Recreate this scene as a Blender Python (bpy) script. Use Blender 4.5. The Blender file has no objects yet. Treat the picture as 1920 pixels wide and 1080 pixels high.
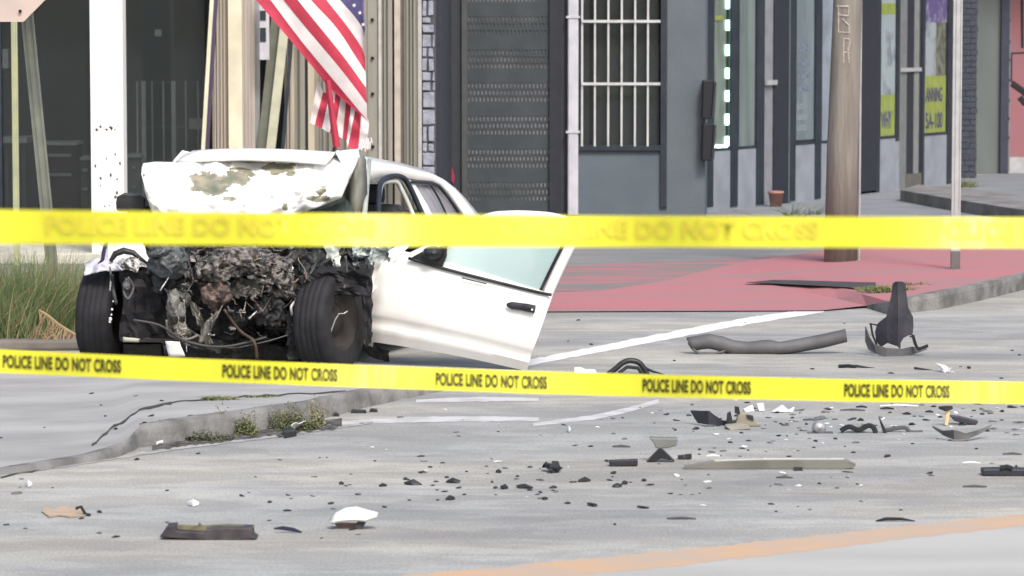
import bpy, bmesh, math, random
from mathutils import Vector, Matrix, noise
R = math.radians
rnd = random.Random(11)
C = bpy.context.scene.collection
sc = bpy.context.scene

# ------------------------------------------------------------------ camera, world, sun, exposure
F, CX, CY, HY, H = 6336.0, 960.0, 540.0, 50.0, 2.22
PITCH = math.atan((CY - HY) / F)
cam_d = bpy.data.cameras.new('camera'); cam = bpy.data.objects.new('camera', cam_d); C.objects.link(cam)
cam.location = (0, 0, H); cam.rotation_euler = (R(90) - PITCH, 0, 0)
cam_d.sensor_width = 36; cam_d.lens = 36 * F / 1920; cam_d.clip_start = .1; cam_d.clip_end = 3000
cam_d.dof.use_dof = True; cam_d.dof.focus_distance = 21.0; cam_d.dof.aperture_fstop = 5.6
sc.camera = cam
w = bpy.data.worlds.new('World'); sc.world = w; w.use_nodes = True
nt = w.node_tree; sky = nt.nodes.new('ShaderNodeTexSky'); sky.sky_type = 'NISHITA'; sky.sun_disc = False
SUN_EL, SUN_AZ = R(48), R(160)          # azimuth measured clockwise from +Y
sky.sun_elevation = SUN_EL; sky.sun_rotation = SUN_AZ; sky.air_density = 1.3; sky.dust_density = 5.0
bg = nt.nodes['Background']; bg.inputs[1].default_value = .11; nt.links.new(sky.outputs[0], bg.inputs[0])
sd = bpy.data.lights.new('sun', 'SUN'); sd.energy = 1.4; sd.angle = R(14); sd.color = (1, .98, .95)
sun = bpy.data.objects.new('sun', sd); C.objects.link(sun)
sv = Vector((math.sin(SUN_AZ) * math.cos(SUN_EL), math.cos(SUN_AZ) * math.cos(SUN_EL), math.sin(SUN_EL)))
sun.rotation_euler = sv.to_track_quat('Z', 'Y').to_euler(); sun.location = sv * 60
sc.view_settings.view_transform = 'Standard'; sc.view_settings.look = 'None'
sc.view_settings.gamma = 1; sc.view_settings.use_curve_mapping = False
sc.view_settings.exposure = .93

# ------------------------------------------------------------------ measuring helpers
def ray(px, py):
    d = Vector(((px - CX) / F, 1.0, -(py - CY) / F)); c, s = math.cos(PITCH), math.sin(PITCH)
    return Vector((d.x, d.y * c + d.z * s, -d.y * s + d.z * c))
def P(px, py, dist):
    r = ray(px, py); return Vector((0, 0, H)) + r * (dist / r.y)
def G(px, py, z=0.0):
    r = ray(px, py); return Vector((0, 0, H)) + r * ((z - H) / r.z)
def ZH(py, dist): return P(CX, py, dist).z
def PXX(px, dist): return P(px, 300, dist).x

# ------------------------------------------------------------------ materials
MC = {}
def mat(name, col, rough=.7, col2=None, scale=8, metal=0, bump=0, bscale=None, spec=.4, mix=(.4, .65), stretch=(1, 1, 1), coord='Object', detail=6, coat=0):
    if name in MC: return MC[name]
    m = bpy.data.materials.new(name); m.use_nodes = True; n = m.node_tree.nodes; l = m.node_tree.links
    b = n['Principled BSDF']; b.inputs['Roughness'].default_value = rough; b.inputs['Metallic'].default_value = metal
    b.inputs['Specular IOR Level'].default_value = spec; b.inputs['Base Color'].default_value = (*col, 1)
    if coat: b.inputs['Coat Weight'].default_value = coat; b.inputs['Coat Roughness'].default_value = .08
    tc = n.new('ShaderNodeTexCoord'); mp = n.new('ShaderNodeMapping'); mp.inputs['Scale'].default_value = stretch
    l.new(tc.outputs[coord], mp.inputs[0])
    if col2 is None: col2 = tuple(c * .82 for c in col)
    t = n.new('ShaderNodeTexNoise'); t.inputs['Scale'].default_value = scale; t.inputs['Detail'].default_value = detail
    l.new(mp.outputs[0], t.inputs[0]); rp = n.new('ShaderNodeValToRGB'); l.new(t.outputs[0], rp.inputs[0])
    rp.color_ramp.elements[0].position = mix[0]; rp.color_ramp.elements[1].position = mix[1]
    rp.color_ramp.elements[0].color = (*col, 1); rp.color_ramp.elements[1].color = (*col2, 1)
    l.new(rp.outputs[0], b.inputs['Base Color'])
    if bump:
        t2 = n.new('ShaderNodeTexNoise'); t2.inputs['Scale'].default_value = bscale or scale * 4; t2.inputs['Detail'].default_value = 4
        l.new(mp.outputs[0], t2.inputs[0]); bp = n.new('ShaderNodeBump'); bp.inputs['Strength'].default_value = bump
        bp.inputs['Distance'].default_value = .02; l.new(t2.outputs[0], bp.inputs['Height']); l.new(bp.outputs[0], b.inputs['Normal'])
    MC[name] = m; return m
def glassmat(name, tint, trans=.5, rough=.05):
    m = bpy.data.materials.new(name); m.use_nodes = True; n = m.node_tree.nodes; l = m.node_tree.links
    b = n['Principled BSDF']; b.inputs['Base Color'].default_value = (*tint, 1); b.inputs['Roughness'].default_value = rough
    b.inputs['Specular IOR Level'].default_value = .6
    t = n.new('ShaderNodeBsdfTransparent'); t.inputs[0].default_value = (.90, .94, .94, 1); mx = n.new('ShaderNodeMixShader'); mx.inputs[0].default_value = trans
    l.new(b.outputs[0], mx.inputs[1]); l.new(t.outputs[0], mx.inputs[2]); l.new(mx.outputs[0], n['Material Output'].inputs[0]); return m
def emit(name, col, s):
    m = bpy.data.materials.new(name); m.use_nodes = True; b = m.node_tree.nodes['Principled BSDF']
    b.inputs['Base Color'].default_value = (*col, 1); b.inputs['Emission Color'].default_value = (*col, 1); b.inputs['Emission Strength'].default_value = s; return m

def road_mat():
    m = bpy.data.materials.new('worn_concrete_road'); m.use_nodes = True; n = m.node_tree.nodes; l = m.node_tree.links
    b = n['Principled BSDF']; b.inputs['Roughness'].default_value = .85; b.inputs['Specular IOR Level'].default_value = .3
    tc = n.new('ShaderNodeTexCoord')
    def nz(scale, st, rot, det=6, rough=.6):
        mp = n.new('ShaderNodeMapping'); mp.inputs['Scale'].default_value = st; mp.inputs['Rotation'].default_value = (0, 0, rot)
        t = n.new('ShaderNodeTexNoise'); t.inputs['Scale'].default_value = scale; t.inputs['Detail'].default_value = det; t.inputs['Roughness'].default_value = rough
        l.new(tc.outputs['Object'], mp.inputs[0]); l.new(mp.outputs[0], t.inputs[0]); return t
    def ramp(src, p0, c0, p1, c1):
        r = n.new('ShaderNodeValToRGB'); e = r.color_ramp.elements; e[0].position = p0; e[1].position = p1; e[0].color = (*c0, 1); e[1].color = (*c1, 1)
        l.new(src, r.inputs[0]); return r
    def mixc(f, a, bb, mode='MIX', fac=None):
        x = n.new('ShaderNodeMix'); x.data_type = 'RGBA'; x.blend_type = mode
        if fac is not None: x.inputs[0].default_value = fac
        else: l.new(f, x.inputs[0])
        l.new(a, x.inputs[6]); l.new(bb, x.inputs[7]); return x.outputs[2]
    base = ramp(nz(1, (.35, .9, 1), R(-12), 5).outputs[0], .35, (.315, .315, .308), .65, (.40, .397, .378))
    streak = ramp(nz(1, (.30, .75, 1), R(-14), 9, .6).outputs[0], .36, (.84, .84, .84), .64, (1.06, 1.06, 1.04))
    fine = ramp(nz(75, (1, 1, 1), 0, 3).outputs[0], .35, (.78, .78, .78), .65, (1.14, 1.14, 1.14))
    patch = ramp(nz(.45, (.6, 1.5, 1), R(-20), 5).outputs[0], .46, (.90, .92, .95), .58, (1.06, 1.04, 1.0))
    c = mixc(None, base.outputs[0], streak.outputs[0], 'MULTIPLY', .85); c = mixc(None, c, fine.outputs[0], 'MULTIPLY', 1.0)
    c = mixc(None, c, patch.outputs[0], 'MULTIPLY', 1.0)
    blot = ramp(nz(1.3, (1, 2.0, 1), R(-10), 10, .72).outputs[0], .47, (.80, .80, .805), .56, (1.0, 1.0, 1.0)); c = mixc(None, c, blot.outputs[0], 'MULTIPLY', .9)
    smear = ramp(nz(1, (.16, 4.0, 1), R(-11), 6, .5).outputs[0], .60, (1, 1, 1), .68, (.70, .70, .71)); c = mixc(None, c, smear.outputs[0], 'MULTIPLY', .25)
    pale = ramp(nz(1, (.2, 2.6, 1), R(-16), 8, .68).outputs[0], .56, (0, 0, 0), .95, (1, 1, 1)); lt_ = n.new('ShaderNodeRGB'); lt_.outputs[0].default_value = (.50, .495, .49, 1); c = mixc(pale.outputs[0], c, lt_.outputs[0])
    # specks of grit
    sp = ramp(nz(22, (1, 2, 1), .3, 2).outputs[0], .70, (1, 1, 1), .74, (.45, .44, .43)); c = mixc(None, c, sp.outputs[0], 'MULTIPLY', 1.0)
    l.new(c, b.inputs['Base Color'])
    bp = n.new('ShaderNodeBump'); bp.inputs['Strength'].default_value = .35; bp.inputs['Distance'].default_value = .01
    l.new(nz(60, (1, 1, 1), 0, 3).outputs[0], bp.inputs['Height']); l.new(bp.outputs[0], b.inputs['Normal'])
    return m
def paintmat(name, col, base, lo=.42, hi=.58, st=(1, 1, 1), scale=4, rough=.8):
    """paint worn off in patches: transparent where it is gone is avoided, the bare colour shows instead"""
    return mat(name, col, rough, base, scale=scale, mix=(lo, hi), stretch=st, bump=.1, bscale=60, detail=8)

M_ROAD = road_mat()
M_WHITE = mat('white_car_paint', (.74, .74, .735), .3, (.68, .675, .66), 1.6, coat=.6, mix=(.45, .7), detail=9)
M_BLACKP = mat('black_plastic', (.012, .013, .016), .45, (.03, .032, .036), 12, bump=.15)
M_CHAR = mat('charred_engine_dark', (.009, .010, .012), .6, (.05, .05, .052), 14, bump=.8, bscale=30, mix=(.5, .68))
M_RUST = mat('dirty_crushed_metal', (.045, .043, .044), .5, (.27, .25, .245), 16, metal=.25, bump=1.0, bscale=34, mix=(.42, .64))
M_BROWN = mat('brown_dirty_metal', (.045, .037, .034), .6, (.17, .125, .11), 12, bump=.7, bscale=30, mix=(.35, .65))
M_ALU = mat('bent_aluminium', (.45, .45, .46), .35, (.12, .12, .13), 14, metal=.6, bump=.6, bscale=28, mix=(.5, .68))
M_TYRE = mat('tyre_rubber', (.009, .009, .012), .8, (.017, .017, .021), 9, bump=.2)
M_RIM = mat('dirty_wheel_rim', (.028, .024, .023), .6, (.045, .038, .034), 9, metal=.3)
M_GREYP = mat('grey_plastic', (.075, .075, .083), .65, (.105, .105, .115), 5, bump=.2)
M_GLASS_T = glassmat('teal_window_glass', (.42, .60, .60), .28, .1)
M_GLASS_D = glassmat('dark_shop_glass', (.035, .04, .042), .55, .05)
M_GLASS_P = glassmat('shop_window_glass', (.08, .09, .095), .86, .05)
M_GLASS_C = glassmat('reflective_car_glass', (.34, .32, .35), .25, .08)
M_DKWIN = mat('dark_interior', (.016, .018, .02), .9)
M_GREYWALL = mat('painted_grey_wall', (.088, .110, .130), .7, (.10, .122, .142), 2.5, bump=.2, bscale=50)
M_GREYPANEL = mat('grey_blue_panel', (.080, .104, .130), .6, (.093, .118, .145), 2.2, bump=.1)
M_LTPANEL = mat('light_grey_kick_panel', (.25, .275, .32), .6, (.20, .22, .26), 3, bump=.1)
M_DKTRIM = mat('dark_metal_trim', (.013, .020, .031), .5, (.021, .029, .040), 6)
M_SHUT = mat('dark_shutter_metal', (.035, .045, .055), .55, (.046, .057, .067), 4)
M_SHUTBACK = mat('pale_slot_light_backing', (.20, .205, .215), .8, (.06, .065, .07), 1.6, mix=(.42, .62), stretch=(1, 1, 1.0))  # pale tone stands in for light showing through the shutter slots
M_BARS = mat('cream_painted_bars', (.50, .52, .54), .5)
M_PIPE = mat('white_downpipe', (.50, .50, .57), .5, (.42, .42, .48), 5)
M_BEIGE = mat('beige_panel', (.42, .37, .29), .6, (.36, .32, .25), 2, stretch=(4, 4, .6))
M_BEIGE2 = mat('greyish_beige_panel', (.24, .235, .205), .6, (.205, .20, .175), 2, stretch=(6, 6, .5))
M_BEIGE3 = mat('pale_pinkish_panel', (.40, .355, .32), .6, (.33, .30, .28), 2, stretch=(5, 5, .5))
M_CREAM = mat('cream_bright_beam', (.62, .60, .47), .5, (.52, .49, .38), 3)
M_STONE = mat('whitewashed_stone', (.29, .30, .37), .8, (.20, .21, .26), 14, bump=.5)
M_MORTAR = mat('dark_mortar', (.07, .075, .09), .9)
M_COL = mat('white_painted_column', (.82, .82, .82), .5, (.80, .80, .80), 3)
M_CONC = mat('sidewalk_concrete', (.34, .34, .338), .9, (.245, .245, .245), 1.3, bump=.3, bscale=60, detail=12, stretch=(.8, 1.6, 1), mix=(.38, .66))
M_CURB = mat('old_curb_concrete', (.20, .20, .20), .9, (.10, .10, .10), 5, bump=.5, bscale=40, detail=9)
M_DKPAVE = mat('grey_green_pavement', (.145, .158, .165), .85, (.22, .21, .215), 2.6, bump=.2, stretch=(.35, 2.2, 1), mix=(.35, .68), detail=9)
M_RED = mat('faded_red_pavement', (.37, .14, .155), .85, (.25, .17, .175), 1.6, bump=.15, stretch=(.4, 1.6, 1), mix=(.40, .78), detail=9)
M_REDW = mat('worn_red_pavement', (.16, .16, .16), .85, (.34, .14, .15), 2.2, bump=.15, stretch=(.30, 2.6, 1), mix=(.44, .60), detail=9)
M_LINE = mat('worn_white_line', (.66, .66, .68), .8, (.50, .50, .51), 10, stretch=(1, 1, 1), mix=(.5, .75))
M_LINE2 = mat('faint_white_line', (.47, .47, .475), .85, (.37, .37, .37), 6, mix=(.42, .6))
M_ORANGE = mat('faded_orange_line', (.46, .31, .20), .85, (.36, .31, .27), 3, mix=(.36, .72), stretch=(.8, 1.2, 1), detail=9)
M_WOOD = mat('weathered_pole_wood', (.225, .212, .188), .85, (.165, .155, .138), 6, bump=.5, stretch=(3, 3, .25), detail=8)
M_GALV = mat('galvanised_steel', (.40, .41, .42), .5, (.33, .34, .36), 8, metal=.2)
M_GALVG = mat('greenish_steel_post', (.33, .35, .30), .5, (.25, .27, .25), 5, metal=.1)
M_GRASS = mat('long_grass_green', (.075, .115, .04), .7, (.15, .185, .085), 3)
M_GRASSD = mat('dry_grass_straw', (.36, .27, .16), .8, (.22, .15, .09), 5)
M_WEED = mat('weed_green', (.085, .12, .035), .7, (.20, .21, .10), 16)
M_SOIL = mat('dry_soil', (.12, .09, .07), .95, (.07, .05, .04), 8, bump=.5)
M_TAPE = None
M_TXT = mat('dark_print', (.05, .042, .008), .6)
M_TXTF = mat('faded_olive_print', (.60, .52, .05), .6, (.72, .65, .06), 5)

def tapemat():
    m = bpy.data.materials.new('yellow_plastic_tape'); m.use_nodes = True; n = m.node_tree.nodes; l = m.node_tree.links
    b = n['Principled BSDF']; b.inputs['Base Color'].default_value = (.90, .86, .06, 1); b.inputs['Roughness'].default_value = .35
    t = n.new('ShaderNodeBsdfTranslucent'); t.inputs[0].default_value = (.9, .87, .06, 1); mx = n.new('ShaderNodeMixShader'); mx.inputs[0].default_value = .35
    tc = n.new('ShaderNodeTexCoord'); mp = n.new('ShaderNodeMapping'); mp.inputs['Scale'].default_value = (5, 1, 1.2); l.new(tc.outputs['Object'], mp.inputs[0]); nn = n.new('ShaderNodeTexNoise'); nn.inputs['Scale'].default_value = 3; nn.inputs['Detail'].default_value = 5; l.new(mp.outputs[0], nn.inputs[0]); bp = n.new('ShaderNodeBump'); bp.inputs['Strength'].default_value = .5; bp.inputs['Distance'].default_value = .02; l.new(nn.outputs[0], bp.inputs['Height']); l.new(bp.outputs[0], b.inputs['Normal'])
    l.new(b.outputs[0], mx.inputs[1]); l.new(t.outputs[0], mx.inputs[2]); l.new(mx.outputs[0], n['Material Output'].inputs[0]); return m
M_TAPE = tapemat()

# ------------------------------------------------------------------ mesh helpers
class MB:
    def __init__(s): s.v = []; s.f = []; s.mi = []; s.m = 0
    def face(s, pts):
        k = len(s.v); s.v += [tuple(p) for p in pts]; s.f.append(tuple(range(k, k + len(pts)))); s.mi.append(s.m)
    def box(s, a, b):
        (x0, y0, z0), (x1, y1, z1) = a, b; k = len(s.v)
        s.v += [(x, y, z) for z in (z0, z1) for x, y in ((x0, y0), (x1, y0), (x1, y1), (x0, y1))]
        for q in ((0, 3, 2, 1), (4, 5, 6, 7), (0, 1, 5, 4), (1, 2, 6, 5), (2, 3, 7, 6), (3, 0, 4, 7)): s.f.append(tuple(k + i for i in q)); s.mi.append(s.m)
    def slab(s, p, q, thick, z0, z1, out=0):
        """upright board from plan point p to q, thick going away from the street, front pushed out"""
        p = Vector((p[0], p[1])); q = Vector((q[0], q[1])); d = (q - p).normalized(); nrm = Vector((d.y, -d.x))
        a, b_ = p + nrm * out, q + nrm * out; c_, e = b_ - nrm * thick, a - nrm * thick; k = len(s.v)
        s.v += [(u.x, u.y, z) for z in (z0, z1) for u in (a, b_, c_, e)]
        for t in ((0, 3, 2, 1), (4, 5, 6, 7), (0, 1, 5, 4), (1, 2, 6, 5), (2, 3, 7, 6), (3, 0, 4, 7)): s.f.append(tuple(k + i for i in t)); s.mi.append(s.m)
    def prism(s, top, depth):
        """polygon pts extruded by vector depth"""
        n = len(top); k = len(s.v); d = Vector(depth); s.v += [tuple(p) for p in top] + [tuple(Vector(p) + d) for p in top]
        s.f.append(tuple(range(k, k + n))); s.mi.append(s.m); s.f.append(tuple(range(k + 2 * n - 1, k + n - 1, -1))); s.mi.append(s.m)
        for i in range(n): j = (i + 1) % n; s.f.append((k + i, k + n + i, k + n + j, k + j)); s.mi.append(s.m)
    def tube(s, pts, r, seg=8, flat=1.0, cap=True):
        pts = [Vector(p) for p in pts]; rs = r if isinstance(r, (list, tuple)) else [r] * len(pts); k = len(s.v); up = None
        for i, p in enumerate(pts):
            t = (pts[min(i + 1, len(pts) - 1)] - pts[max(i - 1, 0)]).normalized()
            if up is None:
                up = Vector((0, 1, 0)) if abs(t.y) < .9 else Vector((0, 0, 1))
            a = t.cross(up).normalized(); b_ = a.cross(t).normalized(); up = b_
            for q in range(seg):
                an = 2 * math.pi * q / seg; s.v.append(tuple(p + a * math.cos(an) * rs[i] + b_ * math.sin(an) * rs[i] * flat))
        for i in range(len(pts) - 1):
            for q in range(seg):
                q2 = (q + 1) % seg; s.f.append((k + i * seg + q, k + i * seg + q2, k + (i + 1) * seg + q2, k + (i + 1) * seg + q)); s.mi.append(s.m)
        if cap:
            s.f.append(tuple(k + q for q in range(seg))[::-1]); s.mi.append(s.m); e = k + (len(pts) - 1) * seg; s.f.append(tuple(e + q for q in range(seg))); s.mi.append(s.m)
    def grid(s, rows):
        k = len(s.v); nu = len(rows[0])
        for r in rows: s.v += [tuple(p) for p in r]
        for i in range(len(rows) - 1):
            for j in range(nu - 1): s.f.append((k + i * nu + j, k + i * nu + j + 1, k + (i + 1) * nu + j + 1, k + (i + 1) * nu + j)); s.mi.append(s.m)
    def lathe(s, prof, seg=32, axis='x', c=(0, 0, 0)):
        k = len(s.v); n = len(prof)
        for q in range(seg):
            a = 2 * math.pi * q / seg
            for (u, r) in prof:
                if axis == 'x': s.v.append((c[0] + u, c[1] + r * math.cos(a), c[2] + r * math.sin(a)))
                else: s.v.append((c[0] + r * math.cos(a), c[1] + r * math.sin(a), c[2] + u))
        for q in range(seg):
            q2 = (q + 1) % seg
            for i in range(n - 1): s.f.append((k + q * n + i, k + q * n + i + 1, k + q2 * n + i + 1, k + q2 * n + i)); s.mi.append(s.m)
    def build(s, name, mats, parent=None, smooth=False, solid=0, bevel=0, sub=0):
        me = bpy.data.meshes.new(name); me.from_pydata(s.v, [], s.f)
        for m in (mats if isinstance(mats, (list, tuple)) else [mats]): me.materials.append(m)
        me.polygons.foreach_set('material_index', s.mi)
        if smooth: me.polygons.foreach_set('use_smooth', [True] * len(s.f))
        me.validate(); me.update()
        o = bpy.data.objects.new(name, me); C.objects.link(o)
        if parent: o.parent = parent; o.matrix_parent_inverse = parent.matrix_world.inverted() if False else Matrix.Identity(4)
        if sub: sm = o.modifiers.new('s', 'SUBSURF'); sm.levels = sm.render_levels = sub
        if solid: sm = o.modifiers.new('t', 'SOLIDIFY'); sm.thickness = solid
        if bevel: sm = o.modifiers.new('b', 'BEVEL'); sm.width = bevel; sm.segments = 2; sm.limit_method = 'ANGLE'
        return o
def tag(o, label=None, cat=None, group=None, kind=None):
    if label: o['label'] = label
    if cat: o['category'] = cat
    if group: o['group'] = group
    if kind: o['kind'] = kind
    return o
def empty(name, label, cat, group=None, loc=(0, 0, 0)):
    o = bpy.data.objects.new(name, None); o.empty_display_size = .1; C.objects.link(o); o.location = loc; return tag(o, label, cat, group)
def shift(o, parent):
    """child built in world coordinates under a parent standing away from the origin"""
    o.data.transform(Matrix.Translation(-parent.location)); return o
def one(name, mb_fn, m, parent=None, **k):
    b = MB(); mb_fn(b); o = b.build(name, m, parent, **k)
    if parent is not None and parent.location.length > 0: shift(o, parent)
    return o
def mbx(*a): return lambda b: b.box(*a)
def nz(p, f, seed=0): return noise.noise(Vector((p[0] * f + seed * 7.3, p[1] * f + seed * 3.1, p[2] * f - seed * 5.7)))
def crumple_rows(c00, c10, c11, c01, nu, nv, amp, seed, f=7.0, edge=.0, ndir=Vector((0, -1, 0))):
    rows = []
    for j in range(nv + 1):
        v = j / nv; r = []
        for i in range(nu + 1):
            u = i / nu
            a = Vector(c00).lerp(Vector(c10), u); b = Vector(c01).lerp(Vector(c11), u); p = a.lerp(b, v)
            rid = 1 - abs(nz(p, f, seed)) * 2.2; rid2 = 1 - abs(nz(p, f * 2.3, seed + 3)) * 2.2
            d = (rid - .5) * amp + (rid2 - .5) * amp * .45
            q = p + ndir * d + Vector((nz(p, f, seed + 9), 0, nz(p, f, seed + 15))) * amp * .5
            if edge and (i in (0, nu) or j in (0, nv)): q += Vector((rnd.uniform(-1, 1), 0, rnd.uniform(-1, 1))) * edge
            r.append(q)
        rows.append(r)
    return rows

# ------------------------------------------------------------------ the setting: ground, sidewalks, lines
def sheet(name, pts, m, z=None, kind='structure'):
    b = MB(); b.face(pts); o = b.build(name, m); tag(o, kind=kind); return o
b = MB(); n_ = 24; xs = [-900 + 1800 * i / n_ for i in range(n_ + 1)]; ys = [-300 + 1800 * i / n_ for i in range(n_ + 1)]
b.grid([[(x, y, 0) for x in xs] for y in ys]); tag(b.build('road', M_ROAD), kind='structure')
from mathutils.bvhtree import BVHTree
BV = []
def addbvh(o): BV.append(BVHTree.FromPolygons([v.co.copy() for v in o.data.vertices], [tuple(p.vertices) for p in o.data.polygons]))
def GS(px, py, up=.003):
    """point on whatever ground surface (slab, pavement or road) the sight line meets"""
    r = ray(px, py).normalized(); best = G(px, py, 0); bd_ = (best - Vector((0, 0, H))).length
    for t in BV:
        h = t.ray_cast(Vector((0, 0, H)), r)
        if h[0] is not None and h[3] < bd_: best, bd_ = h[0], h[3]
    return best + Vector((0, 0, up))
def gp(l, z): return [G(x, y, z) for x, y in l]
# grey-green forecourt in front of the shops, then the red paint on it
b = MB(); b.face(gp([(-400, 560), (1000, 583), (1545, 583), (1640, 573), (2400, 470), (3000, 330), (1900, 322), (1650, 348), (1330, 388), (700, 395), (700, 470), (-400, 470)], .004)); tag(b.build('forecourt', M_DKPAVE), kind='structure')
b = MB(); b.face(gp([(1560, 440), (1350, 388), (1640, 352), (1900, 322), (3000, 330), (2600, 440)], .008)); tag(b.build('side_pavement', mat('blue_grey_concrete', (.20, .215, .235), .85, (.15, .16, .18), 2.2, bump=.2, stretch=(.6, 1.2, 1))), kind='structure')
FR = [(1000, 584, .010), (1250, 583, .010), (1540, 582, .010), (1625, 573, .02), (1668, 566, .10), (1760, 549, .13), (1840, 533, .13), (1920, 514, .13), (2100, 478, .13), (2500, 400, .13)]
BK = [(1000, 548, .010), (1130, 545, .010), (1260, 524, .010), (1330, 505, .012), (1400, 489, .03), (1500, 476, .07), (1600, 462, .10), (1750, 458, .12), (1900, 440, .12), (2300, 380, .12)]
rows = []
for j in range(7):
    v = j / 6; rows.append([G(a[0], a[1], a[2]).lerp(G(c[0], c[1], c[2]), v) for a, c in zip(FR, BK)])
b = MB(); b.grid(rows); o_ = b.build('red_pavement', M_RED); addbvh(o_); tag(o_, kind='structure')
b = MB(); b.face(gp([(1010, 547), (1130, 545), (1260, 524), (1400, 489), (1460, 480), (1100, 497), (990, 500)], .008)); tag(b.build('worn_pavement', M_REDW), kind='structure')
# curb of the red pavement
b = MB(); top = [G(*p) for p in FR[3:]]
rows = [[t + Vector((0, 0, .004)) + (Vector((0, .16, 0))) for t in top], [t + Vector((0, 0, .004)) for t in top], [t + Vector((0, -.02, -.03)) for t in top], [Vector((t.x, t.y - .03, -.01)) for t in top]]
b.grid(rows); tag(b.build('curb', M_CURB), kind='structure')
# dark slot in the red pavement
b = MB(); b.grid([[Vector((p_[0], p_[1], p_[2] + .012)) for p_ in [GS(x, y, .004) for x, y in r_]] for r_ in ([(1400, 534), (1450, 535), (1500, 537.5), (1550, 540), (1600, 543), (1642, 545)], [(1398, 533), (1450, 528), (1500, 529), (1550, 530.5), (1600, 532), (1642, 533)])])
tag(b.build('pavement_slot', mat('dark_slot', (.05, .05, .055), .9)), kind='structure')
# painted lines
def line(name, pts, wpx, m, z=.0015):
    L, Rr = [], []
    q_ = []
    for (a, c) in zip(pts, pts[1:]):
        for t in range(16): u = t / 16; q_.append(tuple(a[k] * (1 - u) + c[k] * u for k in range(3)))
    q_.append(pts[-1])
    for (x, y, wv) in q_: L.append(G(x, y - wv / 2 * (1 + .3 * noise.noise(Vector((x / 23, 1, 0))) + .25 * noise.noise(Vector((x / 6, 5, 0)))), z)); Rr.append(G(x, y + wv / 2 * (1 + .3 * noise.noise(Vector((x / 23, 9, 0))) + .25 * noise.noise(Vector((x / 6, 12, 0)))), z))
    b = MB(); b.grid([Rr, L]); return tag(b.build(name, m), kind='structure')
line('white_lane_line', [(960, 686, 11), (1100, 659, 12), (1250, 630, 13), (1400, 602, 13), (1480, 590, 11), (1545, 583, 4)], 0, M_LINE, .002)
line('faint_lane_line', [(1000, 796, 6), (1110, 783, 9), (1180, 768, 9), (1235, 752, 8)], 0, M_LINE2)
line('faint_stop_line', [(640, 793, 7), (760, 787, 10), (900, 785, 10), (1010, 786, 6)], 0, M_LINE2)
line('second_faint_line', [(780, 752, 6), (900, 748, 9), (1010, 749, 6)], 0, M_LINE2)
line('orange_edge_line', [(500, 1118, 34), (900, 1082, 32), (1200, 1053, 30), (1450, 1027, 28), (1700, 998, 24), (1940, 972, 22), (2200, 943, 20)], 0, M_ORANGE)
line('gutter_line', [(-60, 900, 5), (150, 868, 6), (330, 840, 6), (480, 822, 6), (620, 802, 6), (700, 792, 3)], 0, mat('gutter_dust', (.36, .355, .34), .9, (.24, .24, .235), 7, mix=(.4, .6)), .0025)

# paler lane nearest the camera, beyond the orange line
b = MB(); b.face(gp([(300, 1150), (500, 1124), (900, 1085), (1200, 1056), (1450, 1030), (1700, 1001), (1940, 975), (2200, 946), (2600, 900), (3600, 1500), (-2000, 1500), (-1200, 1250)], .001)); tag(b.build('near_lane', mat('pale_lane_concrete', (.38, .38, .37), .85, (.32, .32, .312), 1.2, bump=.2, bscale=70, stretch=(.4, 1.4, 1), detail=9)), kind='structure')
# left foreground slab with its broken curb
E = [(-300, 930, .015), (0, 884, .02), (150, 858, .03), (225, 838, .05), (262, 801, .105), (330, 789, .11), (450, 774, .11), (560, 758, .11), (625, 743, .11), (700, 731, .09), (790, 731, .03), (830, 730, .01)]
Bk = [(-400, 690, .01), (0, 690, .01), (120, 692, .01), (200, 694, .01), (250, 698, .012), (330, 700, .012), (430, 702, .012), (520, 704, .012), (600, 706, .012), (680, 708, .012), (760, 712, .01), (810, 716, .01)]
rows = []
for j in range(11):
    v = j / 10; vv = min(1, v * 1.0); r = []
    for a, c in zip(E, Bk):
        p = G(*a).lerp(G(c[0], c[1], c[2]), v); h = a[2] * (1 - v) ** .7 + c[2] * v; p.z = h; r.append(p)
    rows.append(r)
b = MB(); b.grid(rows); o_ = b.build('corner_slab', M_CONC, smooth=True); addbvh(o_); tag(o_, kind='structure')
b = MB(); tp = [G(*p) for p in E]; up = []
for i in range(len(tp) * 4 - 3):
    k = i // 4; t = (i % 4) / 4; q = tp[k] if k >= len(tp) - 1 else tp[k].lerp(tp[k + 1], t); up.append(q + Vector((0, .01 * nz(q, 6), .006 * nz(q, 9))))
b.grid([[p + Vector((0, .15, .003)) for p in up], [p + Vector((0, 0, .004)) for p in up], [p + Vector((0, -.03, -.025)) for p in up], [Vector((p.x, p.y - .05 - .02 * nz(p, 8), -.01)) for p in up]])
tag(b.build('corner_curb', M_CURB, smooth=True), kind='structure')
b = MB(); top_ = []; bot_ = []
for k in range(90):
    x = 285 + k * 4; y = 838 - (x - 285) * .118; top_.append(G(x, y - 12, .003)); bot_.append(G(x, y + 6 + 6 * noise.noise(Vector((x / 14, 3, 0))), .003))
b.grid([bot_, top_]); tag(b.build('gutter_dirt', mat('black_gutter_dirt', (.035, .033, .033), .95, (.12, .115, .11), 16, mix=(.42, .62), bump=.5, detail=9)), kind='structure')
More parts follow.
